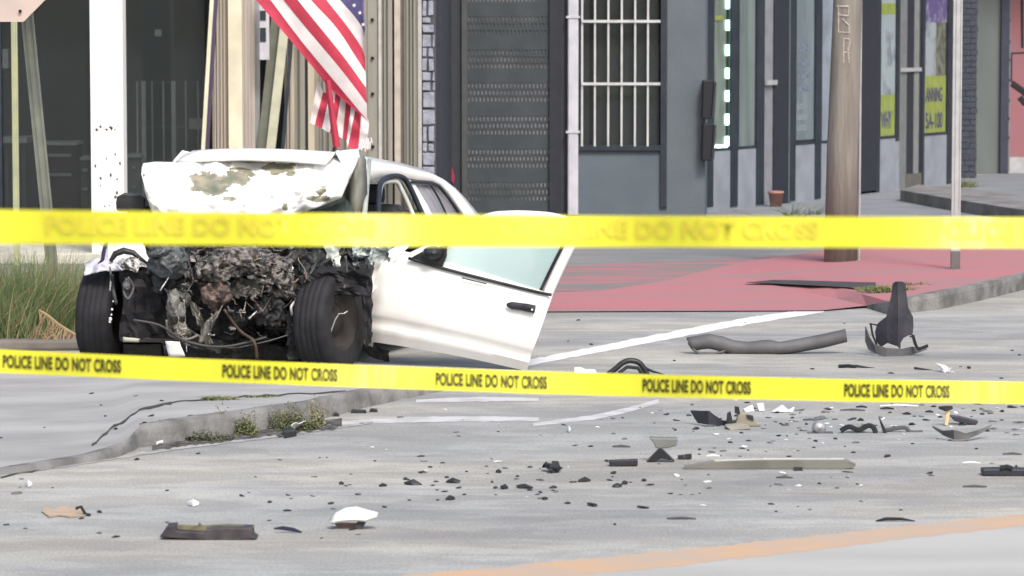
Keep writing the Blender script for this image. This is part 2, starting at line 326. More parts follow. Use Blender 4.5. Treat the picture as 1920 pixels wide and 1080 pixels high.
# joints and cracks in the slab
b = MB()
def crack(pts, wd, zz):
    L = []; Rr = []
    pp = []
    for i in range(len(pts) - 1):
        for t in range(6):
            u = t / 6; pp.append((pts[i][0] * (1 - u) + pts[i + 1][0] * u, pts[i][1] * (1 - u) + pts[i + 1][1] * u))
    pp.append(pts[-1])
    for x, y in pp:
        j = rnd.uniform(-1.5, 1.5); ww = wd * rnd.uniform(.5, 1.3); L.append(GS(x + j, y + j - ww / 2)); Rr.append(GS(x + j, y + j + ww / 2))
    b.grid([Rr, L])
def slabz(px, py):
    return .085
crack([(172, 835), (215, 800), (262, 770), (320, 755)], 4.5, .10); crack([(320, 755), (400, 747), (520, 741), (650, 735)], 2.5, .135); crack([(262, 797), (300, 790), (340, 792)], 1.5, .1)
crack([(0, 895), (120, 872), (172, 858)], 3, .03)
tag(b.build('slab_crack', mat('crack_dirt', (.05, .05, .05), .95)), kind='structure')
# planter bed, its curb, left ledge
b = MB(); b.face(gp([(-300, 655), (150, 655), (400, 640), (420, 520), (-300, 520)], .008)); tag(b.build('planter_soil', M_SOIL), kind='structure')
b = MB(); a0 = G(-250, 662); a1 = G(165, 657); b.slab((a0.x, a0.y), (a1.x, a1.y), .16, 0, .075); tag(b.build('planter_curb', mat('weathered_curb', (.17, .155, .14), .9, (.11, .10, .09), 4, bump=.3), bevel=.02), kind='structure')
b = MB(); b.face(gp([(-300, 560), (420, 560), (420, 497), (-300, 497)], .012)); tag(b.build('back_lawn', mat('thin_lawn', (.15, .17, .12), .9, (.24, .24, .21), 4)), kind='structure')
b = MB(); b.box((-9, 31.6, 0), (-2.2, 33.3, .10)); tag(b.build('shop_step', mat('pale_step', (.50, .49, .42), .85, (.38, .38, .34), 3, stretch=(1, 1, 3)), bevel=.01), kind='structure')

# ------------------------------------------------------------------ left storefront (depth 34)
DA = 34.0
def xa(px, d=DA): return (px - CX) / F * d
def bx(b, px0, px1, d, z0, z1, th=.05): b.box((xa(px0, d), d, z0), (xa(px1, d), d + th, z1))
shopA = empty('storefront', 'glass storefront with dark panes and beige panels behind the wrecked car', 'storefront')
HT = 4.2
o = one('roof', mbx((-10, 33.6, HT), (xa(815), 44, HT + .25)), M_BEIGE2, shopA)
o = one('rear_wall', mbx((-10, 38.5, 0), (xa(815), 38.7, HT)), mat('shop_back_wall', (.11, .112, .112), .9, (.16, .16, .16), 1.5), shopA)
o = one('floor', mbx((-10, 34, .02), (xa(815), 38.5, .11)), mat('shop_floor', (.10, .10, .10), .6), shopA)
for (p0, p1) in ((-420, 0), (2, 385)):
    one('window_pane', lambda b: bx(b, p0, p1, DA + .04, .22, HT, .012), M_GLASS_D, shopA)
one('window_sill', lambda b: bx(b, -420, 390, DA - .05, .1, .22, .15), M_BEIGE2, shopA)
for p in (-210, 0): one('mullion', lambda b: bx(b, p - 4, p + 4, DA - .02, .22, HT, .08), M_DKTRIM, shopA)
# panels between 385 and 815
specs = [(399, 428, .00, M_BEIGE), (429, 455, -.10, M_CREAM), (455, 479, -.03, M_BEIGE3), (479, 488, .02, mat('bluegrey_trim', (.27, .28, .30), .6)),
         (534, 552, .0, M_BEIGE), (552, 560, .03, M_BEIGE2), (560, 572, .0, M_BEIGE2), (572, 578, .05, M_DKTRIM), (578, 590, .02, M_BEIGE), (590, 600, .05, M_BEIGE2), (600, 690, .02, M_BEIGE2),
         (690, 709, .0, M_BEIGE2), (710, 716, -.03, mat('pale_trim', (.42, .42, .40), .6)), (716, 736, .01, mat('taupe_panel', (.30, .28, .265), .6, (.26, .24, .23), 2)), (736, 740, .08, M_DKTRIM),
         (740, 751, -.02, mat('pale_beige_trim', (.42, .38, .33), .6)), (751, 758, .04, mat('dark_beige', (.16, .14, .13), .7)), (758, 784, .0, M_BEIGE2), (784, 791, -.03, mat('pale_edge', (.38, .38, .37), .6))]  # narrow strip between the pale trim and last panel is a darker beige
for (p0, p1, off, m) in specs:
    one('wall_panel', lambda b: bx(b, p0, p1, DA + off, .1, HT, .09), m, shopA)
for p in (404, 409, 416, 422, 461, 468, 474, 540, 546, 564, 608, 618, 634, 650, 668, 722, 729, 764, 771, 777):
    one('panel_rib', lambda b: bx(b, p - 1.2, p + 1.2, DA - .045, .1, HT, .05), M_BEIGE2 if p > 550 else M_BEIGE3, shopA)
for y in (37, 109, 176, 275):
    one('screw_head', lambda b: b.lathe([(0, .0), (0, .017), (.02, .017)], 8, 'z', (0, 0, 0)), M_DKTRIM, shopA)
    C.objects[-1].rotation_euler = (R(90), 0, 0); C.objects[-1].location = (xa(699), DA - .004, ZH(y, DA))
# leaning boards and beams in the display
def lean(label, p0, p1, wpx, m, d, th=.05):
    a = P(p0[0], p0[1], d); c = P(p1[0], p1[1], d); ex = (c - a).normalized()
    g = c + ex * ((.11 - c.z) / ex.z) if abs(ex.z) > .1 else c; a2 = a - ex * .5
    hw = wpx / F * d / 2; b = MB(); b.prism([a2 + Vector((-hw, 0, 0)), g + Vector((-hw, 0, 0)), g + Vector((hw, 0, 0)), a2 + Vector((hw, 0, 0))], (0, th, 0))
    return tag(b.build('leaning_board', m), label, 'board', 'boards leaning in the storefront')
lean('thin pale board leaning at the edge of the dark glass, left of the beige panels', (397, 0), (380, 290), 7, M_CREAM, 33.7)
lean('dark purple board directly beside the thin pale leaning board', (403, 30), (388, 290), 6, mat('dark_purple_board', (.07, .05, .10), .7), 33.8)  # narrow board in plain dark purple
lean('dark olive grey board leaning in the gap left of the flag', (520, 40), (494, 280), 24, mat('olive_grey_board', (.14, .15, .12), .7), 33.95)
lean('cream board leaning in the gap just left of the flag', (533, 55), (508, 275), 17, mat('cream_board', (.44, .44, .34), .6), 33.85)
lean('dark narrow slat leaning right of the cream board near the flag', (546, 80), (530, 280), 6, M_DKTRIM, 33.86)
b = MB(); b.box((xa(488, 33.7), 33.7, ZH(112, 33.7)), (xa(506, 33.7), 33.73, ZH(-30, 33.7))); so = b.build('wall_notice', mat('pale_notice', (.45, .44, .48), .6)); tag(so, 'pale notice with black bars hung in the gap left of the flag', 'sign')
for (y0, y1) in ((20, 38), (52, 78)): one('black_mark', lambda b: b.box((xa(489, 33.7), 33.69, ZH(y1, 33.7)), (xa(500, 33.7), 33.699, ZH(y0, 33.7))), M_DKTRIM, so)
# interior things behind the glass
rack = empty('display_rack', 'rack of upright pale metal rods seen through the dark shop glass', 'rack')
for p, wv in ((258, 3), (270, 8), (286, 2), (307, 3), (326, 8), (349, 3), (372, 4)):
    one('upright_rod', lambda b: b.box((xa(p - wv / 2, 35.2), 35.2, .11), (xa(p + wv / 2, 35.2), 35.24, ZH(152, 35.2))), mat('pale_rod', (.7, .72, .7), .5), rack)
for y in (155, 238, 302): one('cross_rail', lambda b: b.box((xa(256, 35.2), 35.25, ZH(y + 2, 35.2)), (xa(374, 35.2), 35.28, ZH(y - 2, 35.2))), mat('dim_rail', (.16, .17, .16), .5), rack)
def counter(px0, px1, y0, y1, d, m, name, label, cat, drawers=0):
    e = empty(name, label, cat); z1 = ZH(y0, d); one('cabinet_body', lambda b: b.box((xa(px0, d), d, .11), (xa(px1, d), d + .5, z1)), m, e)
    one('counter_top', lambda b: b.box((xa(px0 - 3, d), d - .04, z1), (xa(px1 + 3, d), d + .54, z1 + .03)), mat('counter_edge', (.7, .7, .7), .4), e)
    for k in range(drawers):
        one('drawer_pull', lambda b: b.box((xa(px0 + 8, d), d - .03, z1 - .12 - .2 * k), (xa(px1 - 8, d), d - .003, z1 - .09 - .2 * k)), M_BARS, e)
    return e
counter(75, 142, 272, 400, 35, mat('dark_cabinet', (.08, .042, .05), .6), 'cabinet', 'dark cabinet behind the shop glass right of the leaning post', 'cabinet', 2)
counter(146, 172, 300, 400, 35.4, mat('mid_cabinet', (.16, .16, .165), .6), 'cabinet', 'narrow cabinet behind the shop glass beside the white column', 'cabinet', 2)
counter(240, 262, 295, 400, 35, mat('grey_cabinet', (.22, .225, .23), .6), 'cabinet', 'grey low cabinet behind the glass right of the white column', 'cabinet', 2)
tb = empty('table', 'white topped table with thin legs behind the far left shop glass', 'table')
one('table_top', lambda b: b.box((xa(-160, 34.6), 34.6, ZH(268, 34.6)), (xa(50, 34.6), 35.2, ZH(258, 34.6))), mat('white_laminate', (.75, .75, .75), .4), tb)
for p in (-150, 12, 44): one('leg', lambda b: b.box((xa(p - 3, 34.7), 34.7, .11), (xa(p + 3, 34.7), 34.75, ZH(268, 34.7))), mat('dim_leg', (.2, .2, .2), .5), tb)
for (p0, p1, y0, y1, l_) in ((5, 17, 92, 128, 'small pale card on the wall inside the far left shop window'), (292, 304, 55, 68, 'tiny pale tag high inside the window right of the column'), (355, 384, 222, 242, 'white box on the rack behind the dark glass')):
    b = MB(); b.box((xa(p0, 34.9), 34.9, ZH(y1, 34.9)), (xa(p1, 34.9), 34.96, ZH(y0, 34.9))); tag(b.build('wall_card', mat('card_grey', (.75, .76, .75), .7)), l_, 'card')

# white column with scuffs
col = empty('white_column', 'bright white square column with dark scuffs in front of the storefront', 'column', loc=(xa(205, 31.8), 31.8, 0))
b = MB(); b.box((xa(174, 31.8), 31.65, .09), (xa(235, 31.8), 31.95, 4.2)); shift(b.build('shaft', M_COL, col, bevel=.01), col)
b = MB()
for k in range(30):
    px, py = (rnd.uniform(178, 230), rnd.gauss(345, 45)) if k < 16 else (rnd.uniform(180, 226), 240 + rnd.uniform(-5, 5))
    if py > 395: py = rnd.uniform(300, 395)
    c = P(px, py, 31.647); s_ = rnd.uniform(.004, .014); n = 6; b.face([c + Vector((math.cos(a) * s_ * rnd.uniform(.5, 1.2), 0, math.sin(a) * s_ * rnd.uniform(.6, 2))) for a in [q * 2 * math.pi / n for q in range(n)]])
shift(b.build('scuff_marks', mat('scuff_dark', (.09, .09, .10), .8), col), col)['kind'] = 'stuff'

# stone pillar at the corner (depth 34)
sp = empty('stone_pillar', 'narrow pillar of pale rough stones between beige panels and dark shutter', 'pillar')
one('core', mbx((xa(792), DA + .0, 0), (xa(817), DA + .5, HT)), M_MORTAR, sp)
z = .1; row = 0
while z < 3.1:
    h = rnd.choice((.07, .10, .14, .17)); x = xa(791) ; 
    while x < xa(817) - .02:
        ww = min(rnd.choice((.06, .10, .14)), xa(817) + rnd.uniform(-.015, .01) - x)
        if ww < .03: break
        bb = MB(); pr = rnd.uniform(.01, .04); j = [rnd.uniform(-.006, .006) for _ in range(8)]; gp_ = .009
        bb.prism([(x + gp_ + j[0], DA - pr, z + gp_ + j[1]), (x + ww - gp_ + j[2], DA - pr, z + gp_ + j[3]), (x + ww - gp_ + j[4], DA - pr, z + h - gp_ + j[5]), (x + gp_ + j[6], DA - pr, z + h - gp_ + j[7])], (0, pr + .02, 0)); bb.build('stone', M_STONE, sp, bevel=.008); x += ww
    z += h
# side return wall from the pillar back to the second shop
DB = 39.5
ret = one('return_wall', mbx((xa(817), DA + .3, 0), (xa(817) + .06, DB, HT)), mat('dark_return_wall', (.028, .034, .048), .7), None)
tag(ret, 'dark blue grey side wall running back from the stone pillar', 'wall')

# ------------------------------------------------------------------ second shop, frontal (depth 39.5)
def xb(px): return xa(px, DB)
shopB = empty('grey_shop', 'dark grey shop front with perforated shutter, barred window and grey wall', 'shop building')
def pB(name, px0, px1, y0, y1, m, out=0., th=.06, bevel=0, parent=shopB):
    z0 = 0 if y1 is None else ZH(y1, DB); z1 = HT if y0 is None else ZH(y0, DB)
    return one(name, mbx((xb(px0), DB - out, z0), (xb(px1), DB - out + th, z1)), m, parent, bevel=bevel)
one('back_structure', mbx((xb(822), DB + .6, 0), (xb(1320), DB + 6, HT)), M_DKWIN, shopB)
one('roof', mbx((xb(820), DB - .1, HT), (xb(1324), DB + 6, HT + .25)), M_GREYWALL, shopB)
pB('jamb', 836, 846, None, None, M_DKTRIM, .02, .5); pB('jamb', 846, 866, None, None, mat('jamb_slate', (.032, .038, .052), .6), .0, .4)
pB('shutter_guide', 866, 876, None, None, mat('guide_grey', (.07, .075, .08), .5), .05, .1)
pB('jamb', 1030, 1052, None, None, mat('jamb_dark2', (.02, .023, .033), .6), .03, .5); pB('jamb', 1052, 1062, None, None, mat('jamb_mid', (.035, .04, .05), .6), .0, .5)
# perforated roller shutter: slats with slots that are real openings
sh = empty('roller_shutter', 'dark perforated roller shutter with rows of small upright slots', 'shutter')
one('slot_light_backing', mbx((xb(870), DB + .032, 0), (xb(1032), DB + .04, HT)), M_SHUTBACK, sh)  # added panel, coloured pale so the slots look lit from behind
pitchz = 62 / F * DB; z = ZH(440, DB) - .0
z = .02
k = 0
sl_plain = pitchz * .38; rowh = (pitchz - sl_plain) / 3
x0, x1 = xb(874), xb(1031)
while z < 3.2:
    one('slat', mbx((x0, DB + .02, z), (x1, DB + .030, z + sl_plain)), M_SHUT, sh); z += sl_plain
    for r_ in range(3):
        b = MB(); b.box((x0, DB + .02, z), (x1, DB + .030, z + rowh * .30)); nn = 22; st = (x1 - x0) / nn; offx = (.5 * st if r_ == 1 else 0)
        for q in range(-1, nn + 1):
            xc = x0 + offx + q * st; a_, c_ = xc, xc + st * .60
            a_ = max(a_, x0); c_ = min(c_, x1)
            if c_ > a_: b.box((a_, DB + .02, z + rowh * .30), (c_, DB + .030, z + rowh))
        b.build('slotted_slat', M_SHUT, sh); z += rowh
# downpipe
pp = empty('downpipe', 'pale lilac downpipe running full height beside the barred window', 'pipe')
one('pipe', mbx((xb(1064), DB - .12, 0.02), (xb(1084), DB - .01, 3.6)), M_PIPE, pp, bevel=.02)
for y in (30, 245): one('bracket', lambda b: b.box((xb(1061), DB - .13, ZH(y + 4, DB)), (xb(1087), DB - .0, ZH(y, DB))), M_PIPE, pp)
one('dark_seam', mbx((xb(1060.5), DB - .05, 0.02), (xb(1063.5), DB - .0, 3.6)), M_DKTRIM, pp)
# barred window
win = empty('barred_window', 'tall dark window behind a grid of cream security bars', 'window')
def pW(name, px0, px1, y0, y1, m, out=0., th=.05, bevel=0):
    return pB(name, px0, px1, y0, y1, m, out, th, bevel, win)
pW('pane', 1088, 1236, -60, 276, M_GLASS_D, -.06, .015); pW('sill', 1084, 1238, 272, 282, M_DKTRIM, .05, .1)
for p in (1086, 1117, 1141, 1166, 1191, 1215): pW('blind_strip', p + 3, p + 19, -60, 272, mat('window_strip', (.17, .185, .20), .8), -.10, .02)
for p in (1091, 1115, 1140, 1165, 1190, 1214): pW('bar', p - 1.8, p + 1.8, -80, 274, M_BARS, .06, .022)
for y in (40, 157): pW('cross_bar', 1090, 1237, y - 2.5, y + 2.5, M_BARS, .085, .02)
pW('frame', 1084, 1088, -80, 272, M_DKTRIM, .02, .1)
pB('pane_panel', 1084, 1238, 283, None, M_GREYPANEL, 0., .3)
pB('upper_wall', 1084, 1238, None, -80, M_GREYWALL, 0., .3)
pB('corner_post', 1238, 1250, None, 388, M_DKTRIM, .04, .3); pB('plinth', 1238, 1250, 388.3, None, M_GREYWALL, .0, .3)
pB('grey_wall', 1250, 1322, None, None, M_GREYWALL, .01, .5)
rc = empty('red_hanging_tag', 'small red and pink tag hanging on the dark jamb above the car trunk', 'tag')
b = MB(); b.prism([P(x, y, DB - .04) for x, y in ((843, 308), (849, 318), (853, 335), (850, 345), (844, 336), (840, 325))], (0, .02, 0)); b.build('cloth', mat('tag_red', (.30, .03, .07), .7), rc)
b = MB(); b.prism([P(x, y, DB - .05) for x, y in ((841, 309), (845, 316), (845, 326), (840, 330))], (0, .008, 0)); b.build('pink_card', mat('tag_pink', (.55, .25, .28), .7), rc)
# ------------------------------------------------------------------ receding shop row C
C0 = Vector((PXX(1322, 40.2), 40.2)); C1 = Vector((PXX(1745, 47.0), 47.0)); CD = (C1 - C0)
CN = Vector((CD.y, -CD.x)).normalized()
def cl(px, off=0.0):
    o_ = C0 + CN * off; k = (px - CX) / F; t = (k * o_.y - o_.x) / (CD.x - k * CD.y); return o_ + CD * t
def czz(px, py): return ZH(py, cl(px).y)
shopC = empty('shop_row', 'receding row of shop windows with pale kick panels and dark frames', 'shop building')
def pC(name, a, c, y0, y1, m, out=0., th=.05, parent=shopC, bevel=0):
    out = out * .2; th = th * .5; p, q = cl(a, out), cl(c, out); mid = (a + c) / 2
    z0 = 0.0 if y1 is None else czz(mid, y1); z1 = HT if y0 is None else czz(mid, y0)
    return one(name, lambda b: b.slab(p, q, th, z0, z1, 0), m, parent, bevel=bevel)
M_DKD = mat('charcoal_door', (.018, .022, .034), .55)
one('side_wall', lambda b: b.slab((xb(1322), DB + .01), cl(1326), .1, 0, HT, 0), M_GREYWALL, shopC)
pc_b = MB(); p_, q_ = cl(1326), cl(1800); pc_b.slab(p_, q_, 4, HT, HT + .25, .1); pc_b.build('roof', M_GREYWALL, shopC)
pc_b = MB(); pc_b.slab(p_, q_, .1, 0, HT, -.6); pc_b.build('interior_back', mat('shop_inside', (.16, .17, .17), .8, (.09, .10, .10), 1.2), shopC)
pC('frame_post', 1326, 1338, None, 388, M_DKTRIM, .03, .1); pC('foot', 1322, 1338, 388.4, None, M_LTPANEL, .0, .1)
def window(a, c, name='window', m=M_GLASS_P): return pC('window_pane', a, c, None, (283 - .072 * (a - 1340)), m, -.02, .008)
def kick(a, c): return pC('kick_panel', a, c, (283 - .072 * ((a + c) / 2 - 1340)), None, M_LTPANEL, .0, .12)
for a, c in ((1338, 1371), (1384, 1419), (1492, 1529), (1540, 1612), (1650, 1680), (1733, 1776)): window(a, c); kick(a, c)
for a, c in ((1338, 1371), (1384, 1419), (1492, 1529), (1540, 1612), (1650, 1680), (1733, 1776)):
    yy = 283 - .072 * ((a + c) / 2 - 1340); pC('window_sill', a, c, yy - 5, yy, M_DKTRIM, .03, .1)
pC('frame_post', 1371, 1384, None, 387, M_DKTRIM, .06, .12); pC('frame_post', 1419, 1433, None, 383, M_DKTRIM, .06, .12)
pC('foot', 1371, 1384, 387.4, None, M_LTPANEL, .0, .1); pC('foot', 1419, 1433, 383.4, None, M_LTPANEL, .0, .1)
pC('wall_strip', 1433, 1451, None, None, mat('pale_grey_strip', (.22, .23, .26), .6), .0, .2)
pC('door_leaf', 1451, 1483, None, None, M_DKD, .10, .2); pC('door_edge', 1479, 1481, None, 380, M_GREYWALL, .13, .03)
pC('frame_post', 1483, 1492, None, 376, M_DKTRIM, .05, .15); pC('frame_post', 1529, 1540, None, 372, M_DKTRIM, .06, .12); pC('foot', 1529, 1540, 372.4, None, M_LTPANEL, .0, .1); pC('foot', 1483, 1492, 376.4, None, M_LTPANEL, .0, .1)
pC('door_bolt', 1438, 1457, 150, 159, M_GALV, .22, .06)
pC('door_leaf', 1612, 1644, None, 358, M_DKD, .12, .2); pC('frame_post', 1644, 1650, None, 360, M_DKTRIM, .08, .15)
pC('frame_post', 1680, 1686, None, 264, M_DKTRIM, .05, .12); pC('wall_strip', 1680, 1686, 264.4, None, M_LTPANEL, .02, .12)
pC('door_stile', 1686, 1699, None, None, mat('door_grey', (.16, .175, .18), .5), .02, .1)
pC('door_pane', 1699, 1713, None, 330, M_DKD, .0, .1); pC('door_stile', 1713, 1722, None, 330, mat('door_stile_grey', (.20, .215, .21), .5), .04, .1); pC('door_pane', 1722, 1728, None, 330, M_DKD, .0, .1)
pC('frame_post', 1728, 1733, None, 352, M_DKTRIM, .05, .12); pC('frame_post', 1776, 1784, None, 352, M_DKTRIM, .05, .12)
pC('door_foot', 1699, 1728, 325, None, mat('brownish_grey', (.11, .105, .10), .8), .06, .1); pC('wall_strip', 1784, 1802, None, None, M_GREYWALL, .0, .2)
pC('push_bar', 1690, 1727, 127, 134, M_GALV, .16, .05)
# black hanging boxes on the corner
for n__, (y0, y1, lab) in enumerate(((150, 222, 'upper of two black boxes mounted on the grey wall corner'), (231, 300, 'lower of two black boxes mounted on the grey wall corner'))):
    e = empty('wall_box', lab, 'meter box', 'black boxes on the shop corner', loc=(xb(1322), DB - .12, ZH(y1, DB)))
    zz0, zz1 = ZH(y1, DB), ZH(y0, DB)
    b = MB(); b.prism([(xb(1314), DB - .2, zz0), (xb(1331), DB - .2, zz0), (xb(1336), DB - .2, zz1), (xb(1316), DB - .2, zz1)], (0, .19, 0)); shift(b.build('casing', mat('box_black', (.009, .011, .017), .6), e, bevel=.01), e)
    b = MB(); b.prism([(xb(1332.5), DB - .19, zz0 + .02), (xb(1337.5), DB - .19, zz0 + .02), (xb(1341), DB - .19, zz1 - .02), (xb(1337.5), DB - .19, zz1 - .02)], (0, .17, 0)); shift(b.build('side_lid', mat('lid_slate', (.03, .034, .045), .5), e), e)
# LED strip
led = empty('light_strip', 'lit strip of white lamps down the first shop window and along its sill', 'light strip')
ME = emit('led_white', (.75, 1, .95), 3.0)
for y0, y1 in ((-20, -2), (0, 16), (38, 57), (84, 104), (128, 147), (170, 190), (214, 234), (256, 274)):
    pC('lamp', 1361, 1366.5, y0, y1, ME, -.02, .02, led)
for p in (1340, 1345, 1350, 1355, 1360): pC('small_lamp', p, p + 3, 272, 277, ME, -.02, .02, led)
pC('strip_rail', 1366.8, 1370, -20, 278, mat('rail_green', (.05, .13, .09), .5), -.02, .03, led)
# posters and stickers in the windows
M_YEL = mat('yellow_poster', (.62, .64, .13), .6); M_PWHITE = mat('poster_white', (.68, .67, .72), .6, (.40, .39, .46), 4, mix=(.5, .65)); M_PURP = mat('poster_purple', (.22, .13, .38), .6, (.5, .45, .6), 6, mix=(.5, .6))
def poster(a, c, y0, y1, m, lab, out=-.07):
    o = pC('poster', a, c, y0, y1, m, out, .006, None); return tag(o, lab, 'poster')
def textC(s, a, c, ybot, h, m, parent, out):
    cu = bpy.data.curves.new('lettering', 'FONT'); cu.body = s; cu.extrude = .001; cu.offset = .012; cu.materials.append(m)
    o = bpy.data.objects.new('lettering', cu); C.objects.link(o); bpy.context.view_layer.update(); wd, hh = o.dimensions.x, o.dimensions.y
    p, q = cl(a, out * .2), cl(c, out * .2); d = (q - p); hz = h / F * p.y
    me = bpy.data.meshes.new_from_object(o.evaluated_get(bpy.context.evaluated_depsgraph_get())); bpy.data.objects.remove(o); o = bpy.data.objects.new('lettering', me); C.objects.link(o)
    o.scale = (d.length / wd, hz / .72, 1); o.rotation_euler = (R(90), 0, math.atan2(d.y, d.x)); o.location = (p.x, p.y, czz((a + c) / 2, ybot))
    if parent: o.parent = parent
    return o
M_BLUET = mat('blue_print', (.10, .09, .28), .6)
p5 = poster(1651, 1677, -20, 178, M_PWHITE, 'pale poster with faint figures in the window right of the wooden pole'); 
p5b = poster(1651, 1677, 178, 258, M_YEL, 'yellow panel with blue letters below the pale poster right of the pole'); textC('WHY', 1652, 1671, 240, 32, M_BLUET, p5b, -.045)
poster(1651, 1677, 6, 27, M_YEL, 'narrow yellow band across the top of the pale poster window', -.062)
p6 = poster(1734, 1774, -20, 42, M_PURP, 'purple and white poster top in the last shop window')
poster(1734, 1753, 42, 142, M_PWHITE, 'pale poster strip at left of the last shop window')
poster(1753, 1771, 42, 142, mat('photo_poster', (.16, .13, .09), .6, (.38, .36, .28), 8), 'brownish picture poster at right of the last shop window')
p6b = poster(1734, 1772, 142, 252, M_YEL, 'yellow poster with blue letters low in the last shop window')
textC('ANNING', 1735, 1766, 190, 27, M_BLUET, p6b, -.045); textC('5A-100', 1735, 1766, 240, 30, M_BLUET, p6b, -.045)
poster(1541, 1611, -20, 262, mat('lilac_poster', (.62, .60, .74), .6, (.45, .44, .52), 3), 'lilac white poster filling the window behind the wooden pole')
poster(1493, 1527, -20, 262, mat('frosted_film', (.30, .32, .37), .6, (.42, .45, .50), 2, stretch=(2, 2, .6)), 'frosted grey film in the window left of the wooden pole', -.085)
for k, (y0, y1) in enumerate(((82, 100), (112, 124), (132, 146), (158, 172))):
    o = pC('sticker', 1496 + (k % 2), 1518, y0, y1, mat('sticker_lilac', (.42, .42, .55), .6, (.2, .2, .28), 30), -.07, .006, None); tag(o, ('lilac sticker, %s in the column of stickers in the frosted window' % ('topmost', 'second', 'third', 'fourth')[k]), 'sticker', 'stickers in the frosted window')
for k, y in enumerate((194, 214, 234)):
    o = pC('sticker', 1493, 1513, y, y + 11, mat('sticker_white', (.55, .56, .62), .6, (.3, .3, .35), 40), -.07, .006, None); tag(o, ('white notice strip, %s of the three low ones in the frosted window' % ('upper', 'middle', 'lowest')[k]), 'sticker', 'stickers in the frosted window')
poster(1386, 1417, -20, 276, mat('grey_curtain', (.27, .285, .29), .7, (.42, .44, .43), 1.3, stretch=(5, 5, .5)), 'grey curtain hanging inside the second shop window', -.10)
poster(1339, 1360, -20, 272, mat('olive_curtain', (.27, .28, .22), .7, (.40, .43, .39), 2, stretch=(3, 3, .7)), 'olive grey curtain inside the first shop window beside the lamps', -.12)
poster(1340, 1355, 29, 38, M_YEL, 'small yellow sticker high in the first shop window')

# ------------------------------------------------------------------ far right: brick column, grey wall, pink mural wall
bc = empty('brick_column', 'dark blue grey brick column behind the metal sign pole', 'column')
DD = 49.5
one('core', mbx((xa(1801, DD), DD, 0), (xa(1829, DD), DD + .4, HT)), M_MORTAR, bc)
z = 0.02; k = 0; bh = .085; xl, xr = xa(1801, DD), xa(1829, DD)
M_DBR = mat('dark_brick', (.052, .062, .085), .8, (.04, .047, .065), 12, bump=.4)
while z < 3.0:
    cut = xl + (.13 if k % 2 else .06)
    for (u, v_) in ((xl, cut), (cut, xr)):
        bb = MB(); bb.box((u + .004, DD - rnd.uniform(.006, .015), z), (v_ - .004 if v_ < xr else v_ + rnd.uniform(0, .02), DD + .01, z + bh - .01)); bb.build('brick', M_DBR, bc)
    z += bh; k += 1
fw = empty('far_grey_wall', 'tall plain grey green door wall at the far right beside dark bricks', 'wall')
D2 = 51.0
one('panel', mbx((xa(1828, D2), D2, 0), (xa(1874, D2), D2 + .4, HT)), mat('greygreen_panel', (.105, .125, .13), .5, (.13, .15, .15), 1.2, stretch=(2, 2, .5)), fw)
one('frame', mbx((xa(1874, D2), D2 - .08, 0), (xa(1889, D2), D2 + .4, HT)), mat('frame_slate', (.038, .042, .07), .6), fw)
one('roof', mbx((xa(1800, D2), DD, HT), (xa(2400, D2), D2 + 6, HT + .25)), M_GREYWALL, fw)
pk = empty('pink_wall', 'pink wall with thick black mural outline at the far right edge', 'wall')
D3 = 51.2
one('edge_strip', mbx((xa(1889, D3), D3 - .06, 0), (xa(1892, D3), D3 + .4, HT)), mat('edge_grey', (.20, .19, .21), .6), pk)
one('wall_face', mbx((xa(1892, D3), D3, ZH(294, D3)), (xa(2350, D3), D3 + .4, HT)), mat('pink_paint', (.30, .115, .13), .7, (.24, .13, .16), .9), pk)
one('white_base', mbx((xa(1892, D3), D3 - .03, 0), (xa(2350, D3), D3 + .4, ZH(294, D3) - .003)), mat('white_base_paint', (.40, .41, .43), .7), pk)
def mural(pts, wd):
    b = MB(); b.tube([P(x, y, D3 - .002) for x, y in pts], wd, 6, .12); b.build('mural_outline', mat('mural_black', (.018, .014, .02), .7), pk)
mural([(1950, 98), (1897, 100), (1896, 152), (1925, 170), (1960, 172)], .016); mural([(1897, 156), (1925, 176), (1960, 180)], .05); mural([(1916, 0), (1917, 90)], .02); mural([(1912, 182), (1920, 192), (1950, 196)], .05)
for k, y in enumerate((38, 78, 112, 150, 188, 222, 258)): one('rivet', lambda b: b.box((xa(1889.4, D3), D3 - .075, ZH(y + 2, D3)), (xa(1891, D3), D3 - .061, ZH(y - 2, D3))), M_DKTRIM, pk)
# raised step slab near the doors
b = MB(); tpp = [G(x, y, .15) for x, y in ((1688, 356), (1722, 346), (1800, 352), (1990, 376), (1990, 402), (1900, 391), (1780, 372))]
b.prism(tpp, (0, 0, -.15)); tag(b.build('door_step', mat('step_concrete', (.20, .20, .205), .85, (.13, .125, .12), 3)), kind='structure')

# ------------------------------------------------------------------ wooden utility pole, sign poles
up_ = empty('utility_pole', 'weathered brown wooden utility pole with faded white painted marks', 'utility pole', loc=G(1576, 489, .09))
o = MB(); L_ = up_.location; dpx = F / L_.y
o.tube([(0, 0, -.02), (.01, 0, 1.0), (.05, 0, 2.4), (.09, 0, 7.5)], [.152, .143, .132, .105], 20); o.build('pole_shaft', M_WOOD, up_, smooth=True)
def polemark(px, py, w_, h_):
    p = P(px, py, L_.y - .15) - L_
    return p, w_ / dpx, h_ / dpx
b = MB()
strokes = [((1570, 12), (1592, 12)), ((1592, 12), (1590, 30)), ((1573, 28), (1592, 30)), ((1573, 12), (1573, 60)), ((1573, 60), (1592, 62)), ((1580, 36), (1592, 48)), ((1592, 48), (1592, 62)), ((1582, 72), (1582, 118)), ((1582, 72), (1595, 74)), ((1595, 74), (1590, 92)), ((1573, 96), (1595, 100)), ((1573, 100), (1573, 118)), ((1590, 92), (1592, 118))]
